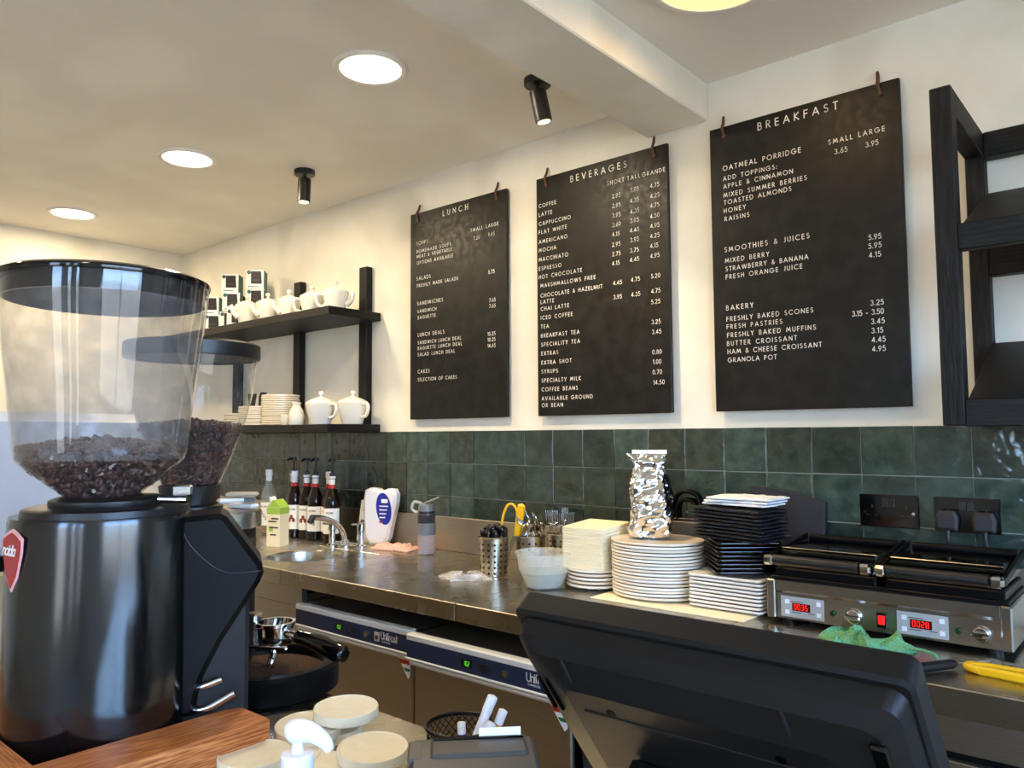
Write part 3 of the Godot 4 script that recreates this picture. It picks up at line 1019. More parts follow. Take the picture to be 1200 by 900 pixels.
func fridge(label: String, x0: float, zf: float, with_mark: bool) -> void:
	var w := 0.585
	var t := thing("fridge", label, "fridge", Vector3(x0, 0.0, 0.0), 0, "undercounter fridges")
	part(t, "carcass", bx(Vector3(w / 2, 0.43, zf / 2 + 0.02), Vector3(w - 0.01, 0.72, zf - 0.10), 0.003), M.steel_panel)
	for s in [0.06, w - 0.06]:
		for z in [0.12, zf - 0.12]:
			part(t, "foot", lat([Vector2(0.02, 0.0), Vector2(0.02, 0.075)], 12), M.black_plastic, Vector3(s, 0, z))
	part(t, "top", bx(Vector3(w / 2, 0.776, zf / 2), Vector3(w, 0.012, zf - 0.066), 0.002), M.black_matt)  # black colour stands in for the shade in the gap under the worktop
	part(t, "top_trim", bx(Vector3(w / 2, 0.784, zf - 0.016), Vector3(w, 0.020, 0.032), 0.004), M.fascia_white)
	var f := part(t, "fascia", bx(Vector3(w / 2, 0.752, zf - 0.03), Vector3(w, 0.056, 0.056), 0.003), M.fascia_blue, Vector3.ZERO, "dark blue control panel")
	part(f, "lower_trim", bx(Vector3(w / 2, 0.7235, zf - 0.028), Vector3(w, 0.007, 0.06), 0.002), M.fascia_white)
	part(f, "display", bx(Vector3(0.245, 0.752, zf - 0.001), Vector3(0.036, 0.02, 0.002), 0.0005), M.black_gloss)
	part(f, "digits", segments("102", 0.012), M.digit_green, Vector3(0.2335, 0.746, zf + 0.0006))
	part(f, "knob", tb([Vector3(0.315, 0.752, zf - 0.002), Vector3(0.315, 0.752, zf + 0.006)], 0.011, 18), M.black_plastic)
	part(f, "lock", tb([Vector3(0.385, 0.752, zf - 0.002), Vector3(0.385, 0.752, zf + 0.003)], 0.009, 18), M.chrome)
	if with_mark:
		var st := part(f, "sticker", bx(Vector3(0.437, 0.752, zf), Vector3(0.024, 0.028, 0.002), 0.0004), M.stone_beige, Vector3.ZERO, "small beige square sticker")
		part(st, "mark", bx(Vector3(0.437, 0.75, zf + 0.0012), Vector3(0.013, 0.012, 0.0006), 0), M.print_brown)
	part(f, "lettering", lettering("Unifrost", 0.021, 0.11, 0.15), M.letter_white, Vector3(0.456, 0.748, zf - 0.0013))
	part(f, "lettering", lettering("COMMERCIAL", 0.005, 0.2, 0.16), M.letter_white, Vector3(0.458, 0.738, zf - 0.0013))
	var d := part(t, "door", bx(Vector3(w / 2 + 0.006, 0.39, zf - 0.045), Vector3(w - 0.022, 0.63, 0.05), 0.004), M.steel_panel)
	part(d, "handle", bx(Vector3(w / 2 + 0.004, 0.7125, zf - 0.016), Vector3(w - 0.02, 0.010, 0.034), 0.003), M.aluminium)
	# pennant-shaped energy sticker hanging from the handle
	var p := MB.new()
	p.prism([Vector2(0.515, 0.706), Vector2(0.563, 0.645), Vector2(0.572, 0.655), Vector2(0.572, 0.706)], 0, 0.001)
	var e := part(d, "energy_sticker", p, M.card_white, Vector3(0, 0, zf - 0.017), "white pennant sticker with red and green print")
	var q := MB.new()
	q.prism([Vector2(0.522, 0.699), Vector2(0.531, 0.687), Vector2(0.570, 0.687), Vector2(0.570, 0.699)], 0, 0.0006)
	part(e, "print", q, M.red_print, Vector3(0, 0, 0.001))
	q = MB.new()
	q.prism([Vector2(0.543, 0.676), Vector2(0.550, 0.667), Vector2(0.570, 0.667), Vector2(0.570, 0.676)], 0, 0.0006)
	part(e, "print", q, M.green_print, Vector3(0, 0, 0.001))

func fridges() -> void:
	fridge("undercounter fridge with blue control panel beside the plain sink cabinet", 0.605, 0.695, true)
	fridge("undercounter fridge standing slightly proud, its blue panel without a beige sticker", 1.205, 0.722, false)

# ---------------------------------------------------------------- shelves and what stands on them
func wall_shelf() -> void:
	var t := thing("wall_shelf", "two-tier black timber wall shelf holding white crockery", "shelf", Vector3.ZERO)
	part(t, "shelf_board", bx(Vector3((-1.52 + 0.222) / 2, 1.9025, 0.15), Vector3(1.742, 0.037, 0.285), 0.002), M.black_wood_flat)
	part(t, "shelf_board", bx(Vector3((-1.52 + 0.222) / 2, 1.4005, 0.15), Vector3(1.742, 0.034, 0.285), 0.002), M.black_wood_flat)
	for x in [0.130, -0.395, -0.975]:
		part(t, "upright", bx(Vector3(x, 1.775, 0.022), Vector3(0.055, 0.73, 0.035), 0.002), M.black_wood)

func coffee_boxes() -> void:
	var w := 0.088
	var h := 0.098
	var proto: Node3D
	var spots := [[-0.985, 0, 0.16], [-0.835, 0, 0.15], [-0.725, 0, 0.175], [-1.005, 1, 0.16], [-0.815, 1, 0.15], [-0.635, 1, 0.115], [-0.825, 2, 0.15], [-0.635, 2, 0.12]]
	var labels := ["white and black coffee box in the bottom row farthest from the teapots", "white and black coffee box in the middle of the pile's bottom row", "white and black coffee box in the bottom row beside the teapots", "white and black coffee box in the middle row farthest from the teapots", "white and black coffee box at the centre of the pile", "white and black coffee box just behind the first teapot", "white and black coffee box on top of the pile, one from the teapots", "white and black coffee box on top of the pile, above the teapot end"]
	for i in spots.size():
		var s: Array = spots[i]
		var at := Vector3(s[0], 1.9212 + s[1] * (h + 0.0006), s[2])
		var turn: float = [48.0, 44.0, 51.0, 45.0, 48.0, 43.0, 44.0, 47.0][i]
		if proto == null:
			proto = thing("coffee_box", labels[0], "box", at, turn, "piled coffee boxes")
			part(proto, "carton", bx(Vector3(0, h / 2, 0), Vector3(w, h, w), 0.001), M.card_white)
			var pr := MB.new()
			pr.prism([Vector2(-0.020, 0.026), Vector2(0.034, 0.026), Vector2(0.030, 0.090), Vector2(-0.020, 0.090)], 0, 0.0006)
			part(proto, "print", pr, M.print_black, Vector3(0, 0, w / 2), "black printed panel")
			part(proto, "print", bx(Vector3(0.004, 0.045, w / 2 + 0.0009), Vector3(0.034, 0.007, 0.0004), 0), M.print_brown)
			part(proto, "side_print", bx(Vector3(w / 2 + 0.0003, h / 2, 0), Vector3(0.0006, h - 0.004, w - 0.004), 0), M.teal_card, Vector3.ZERO, "teal side panel")
			var badge := part(proto, "badge", lat([Vector2(0.0001, 0.0), Vector2(0.010, 0.0)], 16), M.teal_card, Vector3(-0.030, 0.084, w / 2 + 0.0006))
			badge.rotation_degrees.x = -90
			part(proto, "print", bx(Vector3(-0.008, 0.011, w / 2 + 0.0003), Vector3(0.052, 0.004, 0.0005), 0), M.teal_card)
		else:
			copy(proto, "coffee_box", at, turn, labels[i])

func teapot_parts(t: Node3D, r: float, h: float, flat_sides: int) -> void:
	# tapering faceted pot, wider at the shoulder
	part(t, "body", lat([Vector2(0.0001, 0.0), Vector2(r * 0.62, 0.0), Vector2(r * 0.66, 0.004), Vector2(r * 0.86, h * 0.55), Vector2(r, h * 0.93), Vector2(r * 0.985, h), Vector2(r * 0.9, h)], flat_sides), M.china)
	var lid := part(t, "lid", lat([Vector2(r * 0.93, h), Vector2(r * 0.92, h + 0.004), Vector2(r * 0.6, h + 0.016), Vector2(r * 0.22, h + 0.025), Vector2(0.0001, h + 0.027)], 24), M.china)
	part(lid, "knob", lat([Vector2(0.006, h + 0.022), Vector2(0.006, h + 0.034), Vector2(0.012, h + 0.040), Vector2(0.0125, h + 0.046), Vector2(0.009, h + 0.051), Vector2(0.0001, h + 0.052)], 16), M.china)
	var hd := curve([Vector3(r * 0.9, h * 0.88, 0), Vector3(r * 1.35, h * 0.92, 0), Vector3(r * 1.5, h * 0.72, 0), Vector3(r * 1.3, h * 0.38, 0), Vector3(r * 0.82, h * 0.30, 0)], 6)
	part(t, "handle", tb(hd, 0.0072, 10), M.china)
	var sp := curve([Vector3(-r * 0.75, h * 0.40, 0), Vector3(-r * 1.12, h * 0.62, 0), Vector3(-r * 1.32, h * 0.98, 0)], 6)
	var rr := []
	for i in sp.size():
		rr.append(lerpf(0.017, 0.008, float(i) / (sp.size() - 1)))
	part(t, "spout", tb(sp, rr, 12), M.china)

func crockery() -> void:
	var top := 1.9212
	var proto: Node3D
	var labels := ["white lidded teapot next to the piled coffee boxes", "white lidded teapot second from the coffee boxes on the upper shelf", "white lidded teapot in the middle of the upper shelf row", "white lidded teapot second from the open end of the upper shelf", "white lidded teapot at the open end of the upper shelf"]
	var xs := [-0.560, -0.430, -0.285, -0.118, 0.065]
	for i in 5:
		var at := Vector3(xs[i], top, [0.215, 0.18, 0.155, 0.14, 0.14][i])
		var turn: float = [76.0, 72.0, 74.0, 215.0, 222.0][i]
		if i == 0:
			proto = thing("teapot", labels[0], "teapot", at, turn, "white teapots")
			teapot_parts(proto, 0.060, 0.097, 10)
		else:
			copy(proto, "teapot", at, turn, labels[i])
	var big := thing("teapot", "large white round-handled teapot beside the white milk bottles", "teapot", Vector3(0.018, 1.4178, 0.182), 4, "white teapots")
	teapot_parts(big, 0.070, 0.098, 12)
	copy(big, "teapot", Vector3(0.160, 1.4178, 0.115), 2, "large white round-handled teapot against the shelf's end upright")
	# milk bottles and cup
	var bot := [Vector2(0.0001, 0.0), Vector2(0.030, 0.0), Vector2(0.034, 0.004), Vector2(0.034, 0.055), Vector2(0.030, 0.072), Vector2(0.019, 0.088), Vector2(0.018, 0.098), Vector2(0.021, 0.101), Vector2(0.021, 0.108), Vector2(0.017, 0.108), Vector2(0.016, 0.095)]
	solo("milk_bottle", lat(bot, 24), M.china, "white china milk bottle in front, by the plate stacks", "bottle", Vector3(-0.205, 1.4178, 0.16), 0, "white china bottles")
	solo("milk_bottle", lat(bot, 24), M.china, "white china milk bottle tucked behind beside the large teapot", "bottle", Vector3(-0.135, 1.4178, 0.10), 0, "white china bottles")
	solo("sugar_bowl", lat([Vector2(0.0001, 0), Vector2(0.026, 0.0), Vector2(0.033, 0.02), Vector2(0.035, 0.046), Vector2(0.032, 0.046), Vector2(0.029, 0.02), Vector2(0.0001, 0.008)], 24), M.china, "small white handleless bowl between the bottles and teapot", "bowl", Vector3(-0.105, 1.4178, 0.225))
	solo("egg_cup", lat([Vector2(0.0001, 0), Vector2(0.018, 0.0), Vector2(0.024, 0.02), Vector2(0.026, 0.05), Vector2(0.024, 0.05), Vector2(0.02, 0.02), Vector2(0.0001, 0.01)], 20), M.china, "little white cup between the plates and the milk bottle", "cup", Vector3(-0.275, 1.4178, 0.17))
	# stacks of plates
	var plate := lat([Vector2(0.0001, 0.0), Vector2(0.05, 0.0), Vector2(0.058, 0.003), Vector2(0.088, 0.0045), Vector2(0.0905, 0.006), Vector2(0.0905, 0.0125), Vector2(0.088, 0.0135), Vector2(0.056, 0.0055), Vector2(0.0001, 0.004)], 40).mesh()
	for s in [[-0.545, 0.16, 9, "cream plate, %s of the lower stack on the wall shelf", "plates in the lower shelf stack"], [-0.385, 0.13, 14, "cream plate, %s of the taller stack on the wall shelf", "plates in the taller shelf stack"], [-0.70, 0.15, 6, "cream plate, %s of the shelf stack hidden by the hopper", "plates in the hidden shelf stack"]]:
		for k in s[2]:
			solo("side_plate", plate, M.china_cream, s[3] % nth(k, s[2]), "plate", Vector3(s[0] + rng.randf_range(-1, 1) * 0.002, 1.4178 + k * 0.0105, s[1] + rng.randf_range(-1, 1) * 0.002), 0, s[4])
	# black pegs standing on the lower stack
	for k in 2:
		var c := thing("clip_peg", ["wedge-shaped black clip standing on the lower plate stack", "black spring clip leaning against the taller plate stack"][k], "clip", Vector3(-0.595 + 0.085 * k, 1.4178 + 9 * 0.0105 + 0.0065, 0.16), 20)
		var pm := MB.new()
		pm.prism([Vector2(-0.012, 0), Vector2(0.012, 0), Vector2(0.022, 0.062), Vector2(-0.02, 0.062)] if k == 0 else [Vector2(-0.010, 0), Vector2(0.010, 0), Vector2(0.016, 0.05), Vector2(0.03, 0.064), Vector2(0.004, 0.068), Vector2(-0.008, 0.045)], -0.012, 0.012, 0.003)
		part(c, "body", pm, M.black_plastic)

# ---------------------------------------------------------------- black rack at the end
func rack() -> void:
	var t := thing("display_rack", "black oak wall rack with sloping shelves above the sockets", "rack", Vector3.ZERO)
	var l := 1.0
	for k in 2:
		var x := 2.577 + k * l
		part(t, "front_post", bx(Vector3(x, 1.748, 0.38), Vector3(0.042, 0.735, 0.05), 0.002), M.black_wood)
		part(t, "rear_post", bx(Vector3(x, 1.748, 0.025), Vector3(0.042, 0.735, 0.045), 0.002), M.black_wood)
		part(t, "top_rail", bx(Vector3(x, 2.085, 0.2), Vector3(0.042, 0.06, 0.31), 0.002), M.black_wood)
	part(t, "back_rail", bx(Vector3(2.577 + l / 2, 2.083, 0.025), Vector3(l - 0.042, 0.064, 0.04), 0.002), M.black_wood_flat)
	for k in 2:
		var y: float = [1.782, 1.407][k]
		part(t, "front_rail", bx(Vector3(2.577 + l / 2, y, 0.385), Vector3(l - 0.042, 0.057, 0.03), 0.002), M.black_wood_flat)
		var s := MB.new()
		s.prism([Vector2(0, 0), Vector2(0.345, 0.155), Vector2(0.338, 0.172), Vector2(-0.007, 0.017)], 0, l - 0.044, 0.001)
		var o := part(t, "sloping_shelf", s, M.black_wood_flat, Vector3(2.599, y + 0.006, 0.378))
		o.rotation_degrees.y = 90
		o.position.x = 2.599
	part(t, "back_rail", bx(Vector3(2.577 + l / 2, 1.798, 0.025), Vector3(l - 0.042, 0.09, 0.04), 0.002), M.black_wood_flat)

# ---------------------------------------------------------------- on the back counter, sink end
func syrup(label: String, at: Vector3, turn: float, glassm: Material, fill: Material, level: float, pump: bool, band: bool, figs: bool) -> void:
	var t := thing("syrup_bottle", label, "bottle", at, turn, "syrup bottles by the sink")
	var out := [Vector2(0.0001, 0.0), Vector2(0.030, 0.0), Vector2(0.035, 0.006), Vector2(0.0355, 0.165), Vector2(0.034, 0.185), Vector2(0.026, 0.210), Vector2(0.016, 0.235), Vector2(0.0135, 0.25), Vector2(0.0132, 0.285)]
	part(t, "glass", lat(out, 28), glassm)
	var liq := [Vector2(0.0001, 0.004)]
	for q in out:
		if q.x > 0.01 and q.y < level:
			liq.append(Vector2(q.x - 0.0022, maxf(q.y, 0.004)))
	liq.append(Vector2((liq[-1] as Vector2).x, level))
	liq.append(Vector2(0.0001, level))
	part(t, "syrup", lat(liq, 24), fill)
	var lb := MB.new()                                       # label wraps half the bottle
	var rows := []
	for y in [0.040, 0.150]:
		var r := []
		for k in 15:
			var a := deg_to_rad(-170.0 + k * 160.0 / 14.0)
			r.append(Vector3(0.0362 * cos(a), y, -0.0362 * sin(a)))
		rows.append(r)
	lb.patch(rows)
	var l := part(t, "label", lb, M.card_white, Vector3.ZERO, "white paper label")
	part(l, "lettering", lettering("MONIN", 0.0075, 0.25, 0.16), M.print_black, Vector3(-0.015, 0.127, 0.0368))
	if figs:
		for k in 3:
			var f := MB.new()
			f.sphere(Vector3(-0.010 + 0.010 * k, 0.082 + (0.014 if k == 1 else 0.0), 0.0362), Vector3(0.0075, 0.0105, 0.0012), 6, 10)
			part(l, "print", f, M.fig_print)
	else:
		for k in 3:
			part(l, "print", lettering("S", 0.014, 0.1, 0.2, 0.3), M.print_black, Vector3(-0.014 + 0.010 * k, 0.092 - 0.012 * k, 0.0368))
	part(t, "neck_label", lat([Vector2(0.0142, 0.252), Vector2(0.0139, 0.276)], 20), M.card_white)
	if band:
		part(t, "neck_band", lat([Vector2(0.0170, 0.236), Vector2(0.0145, 0.2515)], 20), M.red_print, Vector3.ZERO, "red neck band")
	if pump:
		part(t, "collar", lat([Vector2(0.015, 0.279), Vector2(0.016, 0.280), Vector2(0.016, 0.289), Vector2(0.0001, 0.290)], 18), M.white_plastic)
		var p := part(t, "pump", lat([Vector2(0.011, 0.288), Vector2(0.011, 0.302), Vector2(0.005, 0.306), Vector2(0.005, 0.352), Vector2(0.013, 0.354), Vector2(0.013, 0.366), Vector2(0.0001, 0.368)], 14), M.black_plastic)
		part(p, "nozzle", tb([Vector3(0, 0.361, 0), Vector3(0.0, 0.361, 0.035), Vector3(0.0, 0.352, 0.05)], 0.005, 8), M.black_plastic)
	else:
		part(t, "cap", lat([Vector2(0.0155, 0.277), Vector2(0.0165, 0.279), Vector2(0.0165, 0.304), Vector2(0.0155, 0.306), Vector2(0.0001, 0.306)], 20), M.white_plastic)

func sink_end() -> void:
	var dk: Material = M.bottle_dark
	syrup("clear syrup bottle with white cap standing apart from the dark bottles", Vector3(-0.43, TOP, 0.16), 20, M.bottle_glass, M.syrup_amber, 0.09, false, false, false)
	syrup("dark syrup bottle with pump and no red band, behind the fig labels", Vector3(-0.290, TOP, 0.115), 20, dk, M.syrup, 0.19, true, false, true)
	syrup("dark syrup bottle with fig label, white cap and red neck band", Vector3(-0.205, TOP, 0.165), 35, dk, M.syrup, 0.20, false, true, true)
	syrup("dark fig-label syrup bottle with black pump and red neck band", Vector3(-0.130, TOP, 0.15), 30, dk, M.syrup, 0.20, true, true, true)
	syrup("pump syrup bottle with dark script label between the two white-capped bottles", Vector3(-0.055, TOP, 0.155), 30, dk, M.syrup, 0.19, true, true, false)
	syrup("white-capped syrup bottle with script label next to the end bottle", Vector3(0.015, TOP, 0.130), 30, dk, M.syrup, 0.21, false, true, false)
	syrup("syrup bottle at the end of the row beside the tap, pump fitted", Vector3(0.082, TOP, 0.165), 38, dk, M.syrup, 0.15, true, true, false)
	# milk carton
	var t := thing("drink_carton", "cream and green plant milk carton with white screw cap", "carton", Vector3(-0.01, TOP, 0.375), 22)
	part(t, "carton", bx(Vector3(0, 0.0825, 0), Vector3(0.066, 0.165, 0.066), 0.001), M.napkin_paper)
	var g := MB.new()
	g.prism([Vector2(-0.033, 0), Vector2(0.033, 0), Vector2(0.003, 0.032), Vector2(-0.003, 0.032)], -0.033, 0.033, 0.0005)
	part(t, "gable", g, M.lime_print, Vector3(0, 0.165, 0), "lime green gable top")
	part(t, "print", bx(Vector3(0, 0.150, 0), Vector3(0.0664, 0.028, 0.0664), 0.0005), M.lime_print)
	for k in 4:
		part(t, "print", bx(Vector3([0.008, -0.004, 0.004, 0.0][k], [0.118, 0.106, 0.080, 0.050][k], 0.0335), Vector3([0.036, 0.04, 0.042, 0.03][k], 0.006, 0.0006), 0), M.print_black)
	part(t, "print", bx(Vector3(-0.012, 0.075, 0.0335), Vector3(0.022, 0.022, 0.0005), 0), M.lime_print)
	var cp := part(t, "screw_cap", lat([Vector2(0.014, 0), Vector2(0.015, 0.002), Vector2(0.015, 0.020), Vector2(0.013, 0.022), Vector2(0.0001, 0.022)], 20), M.white_plastic, Vector3(-0.012, 0.186, 0.012))
	cp.rotation_degrees.z = 30
	# mixer tap
	t = thing("mixer_tap", "chrome mixer tap with curved spout behind the round sink", "tap", Vector3(0.246, TOP, 0.215))
	part(t, "base", lat([Vector2(0.028, 0), Vector2(0.028, 0.006), Vector2(0.02, 0.012), Vector2(0.015, 0.03)], 24), M.chrome)
	part(t, "spout", tb(curve([Vector3(0, 0.01, 0), Vector3(0.002, 0.06, 0.012), Vector3(0.012, 0.105, 0.06), Vector3(0.035, 0.135, 0.15), Vector3(0.05, 0.142, 0.205)], 7), 0.0115, 14), M.chrome)
	part(t, "nozzle", tb([Vector3(0.05, 0.146, 0.196), Vector3(0.052, 0.122, 0.212)], 0.0125, 16), M.black_plastic)
	part(t, "bridge", tb([Vector3(-0.06, 0.012, 0.022), Vector3(0.06, 0.012, -0.035)], 0.010, 12), M.chrome)
	for s in [Vector3(-0.06, 0, 0.022), Vector3(0.062, 0, -0.036)]:
		var v := part(t, "valve", lat([Vector2(0.024, 0), Vector2(0.024, 0.006), Vector2(0.014, 0.012), Vector2(0.013, 0.065), Vector2(0.018, 0.07), Vector2(0.018, 0.098), Vector2(0.014, 0.102), Vector2(0.0001, 0.103)], 22), M.chrome, s)
		part(v, "lever", tb([Vector3(0, 0.092, 0), Vector3(0.0, 0.1, 0.05)], 0.004, 8), M.chrome)
	# detergent bottle and carton leaning behind the tap
	t = thing("cleaner_bottle", "white detergent bottle with a blue oval label behind the tap", "bottle", Vector3(0.30, TOP, 0.075), 22)
	var o := [Vector2(-0.035, 0.0), Vector2(0.035, 0.0), Vector2(0.055, 0.03), Vector2(0.068, 0.09), Vector2(0.088, 0.17), Vector2(0.092, 0.215), Vector2(0.080, 0.238), Vector2(0.05, 0.240), Vector2(0.022, 0.228), Vector2(0.0, 0.240), Vector2(-0.035, 0.243), Vector2(-0.060, 0.232), Vector2(-0.068, 0.19), Vector2(-0.064, 0.10), Vector2(-0.058, 0.03)]
	var b := MB.new()
	b.prism(o, -0.028, 0.028, 0.012, 60)
	part(t, "body", b, M.white_plastic)
	b = MB.new()
	b.lathe([Vector2(0.036, 0.0), Vector2(0.0001, 0.0009)], 28, 1.0, 1.9)
	var lab := part(t, "label", b, M.blue_label, Vector3(0.036, 0.155, 0.0288), "blue oval label")
	lab.basis = Basis(Vector3.RIGHT, PI / 2) * Basis(Vector3.UP, 0.14)
	part(t, "print", bx(Vector3(0.040, 0.188, 0.0300), Vector3(0.030, 0.016, 0.0006), 0), M.card_white)
	for k in 4:
		part(t, "print", bx(Vector3(0.036 - 0.002 * k, 0.166 - k * 0.016, 0.0300), Vector3(0.042 - 0.005 * k, 0.005, 0.0006), 0), M.letter_white)
	part(t, "print", bx(Vector3(0.024, 0.098, 0.0300), Vector3(0.02, 0.006, 0.0006), 0), M.red_print)
	t = thing("white_carton", "slim white carton with barcode leaning behind the detergent bottle", "carton", Vector3(0.175, TOP, 0.054), 20)
	var cb := part(t, "carton", bx(Vector3(0, 0.09, 0), Vector3(0.07, 0.18, 0.03), 0.001), M.card_white)
	cb.rotation_degrees.z = -8
	for k in 6:
		part(cb, "barcode_line", bx(Vector3(-0.008, 0.135 + k * 0.006, 0.0153), Vector3(0.022, 0.003, 0.0005), 0), M.print_black)
	part(cb, "print", bx(Vector3(0.0, 0.07, 0.0153), Vector3(0.05, 0.05, 0.0004), 0), M.grey_lid)
	# folded pink cloth
	solo("pink_cloth", cloth_mesh(0.205, 0.10, 0.022, 3, 0.022), M.pink_cloth, "folded pink and white cloth lying along the steel upstand", "cloth", Vector3(0.47, TOP + 0.001, 0.125), 10)
	# drinking bottle
	t = thing("water_bottle", "clear sports bottle with grey flip lid by the upstand", "bottle", Vector3(0.672, TOP, 0.145), 30)
	part(t, "body", lat([Vector2(0.0001, 0.0), Vector2(0.030, 0.0), Vector2(0.034, 0.006), Vector2(0.0345, 0.06), Vector2(0.0345, 0.155), Vector2(0.031, 0.165)], 28), M.water_clear)
	part(t, "water", lat([Vector2(0.0001, 0.004), Vector2(0.031, 0.006), Vector2(0.0325, 0.05), Vector2(0.0001, 0.052)], 24), M.water_clear)
	part(t, "sleeve", lat([Vector2(0.0352, 0.078), Vector2(0.0358, 0.08), Vector2(0.0358, 0.122), Vector2(0.0352, 0.124)], 28), M.grey_lid)
	part(t, "upper_band", lat([Vector2(0.0352, 0.124), Vector2(0.0352, 0.158)], 28), M.water_smoke)
	part(t, "collar", lat([Vector2(0.033, 0.16), Vector2(0.033, 0.170)], 28), M.black_plastic)
	var lid := part(t, "lid", lat([Vector2(0.032, 0.168), Vector2(0.033, 0.17), Vector2(0.031, 0.192), Vector2(0.026, 0.198), Vector2(0.0001, 0.199)], 28), M.grey_lid)
	var fl := MB.new()
	fl.box(Vector3(0, 0, 0), Vector3(0.075, 0.008, 0.022), 0.003)
	var fo := part(lid, "flip_spout", fl, M.grey_lid, Vector3(0.02, 0.21, 0))
	fo.rotation_degrees.z = 22
	var strap := tb(curve([Vector3(-0.02, 0.2, 0), Vector3(-0.05, 0.205, 0.0), Vector3(-0.06, 0.18, 0.0), Vector3(-0.045, 0.165, 0), Vector3(-0.03, 0.17, 0)], 5), 0.006, 8)
	part(lid, "carry_loop", strap, M.film)

# wavy folded cloth: a closed sheet w by d, h high
func cloth_mesh(w: float, d: float, h: float, sd: int, wob: float, thick := 0.004) -> MB:
	var f := FastNoiseLite.new()
	f.seed = sd
	f.frequency = 18.0
	f.fractal_octaves = 3
	var b := MB.new()
	var rows := []
	var under := []
	var nx := 34
	var nz := 18
	for i in nz + 1:
		var r := []
		var r2 := []
		for j in nx + 1:
			var x := (float(j) / nx - 0.5) * w
			var z := (0.5 - float(i) / nz) * d
			var e := 1.0 - pow(maxf(absf(2.0 * j / nx - 1.0), absf(2.0 * i / nz - 1.0)), 6)
			var y := maxf(0.0, h * (0.55 + 0.9 * f.get_noise_2d(x, z)) * e)
			var ox := f.get_noise_2d(x * 0.6 + 9.0, z * 0.6) * wob
			var oz := f.get_noise_2d(x * 0.6 - 5.0, z * 0.6 + 3.0) * wob
			r.append(Vector3(x + ox, y + thick, z + oz))
			r2.append(Vector3(x + ox, 0.0, z + oz))
		rows.append(r)
		under.append(r2)
	b.patch(rows)
	b.patch(under, false, true)
	for k in [0, nz]:
		b.patch([under[k], rows[k]], false, k != 0)
	for j in [0, nx]:
		var lo := []
		var hi := []
		for i in nz + 1:
			lo.append(under[i][j])
			hi.append(rows[i][j])
		b.patch([lo, hi], false, j == 0)
	return b

# ---------------------------------------------------------------- cutlery
func cutlery_cup(label: String, at: Vector3, r: float, h: float, turn: float) -> Node3D:
	var t := thing("cutlery_holder", label, "cutlery holder", at, turn, "perforated steel cutlery holders")
	part(t, "cup", lat([Vector2(0.0001, 0.003), Vector2(r * 0.86, 0.003), Vector2(r * 0.88, 0.0), Vector2(r * 0.9, 0.004), Vector2(r, h - 0.003), Vector2(r + 0.0025, h - 0.001), Vector2(r + 0.0015, h + 0.001), Vector2(r - 0.002, h - 0.001), Vector2(r * 0.86, 0.006), Vector2(0.0001, 0.005)], 36), M.steel)
	var holes := MB.new()
	for row in 6:
		var y := h * (0.10 + 0.145 * row)
		var rr := lerpf(r * 0.9, r, y / h) + 0.0004
		for k in 14:
			var a := TAU * k / 14
			var c := Vector3(cos(a) * rr, y, -sin(a) * rr)
			var ux := Vector3(-sin(a), 0, -cos(a))
			var ring := []
			for j in 10:
				var p := TAU * j / 10
				ring.append(c + ux * cos(p) * 0.0042 + Vector3.UP * sin(p) * 0.0042)
			holes.fan(ring)
	part(t, "perforations", holes, M.black_matt, Vector3.ZERO, "rows of round drainage holes")
	return t

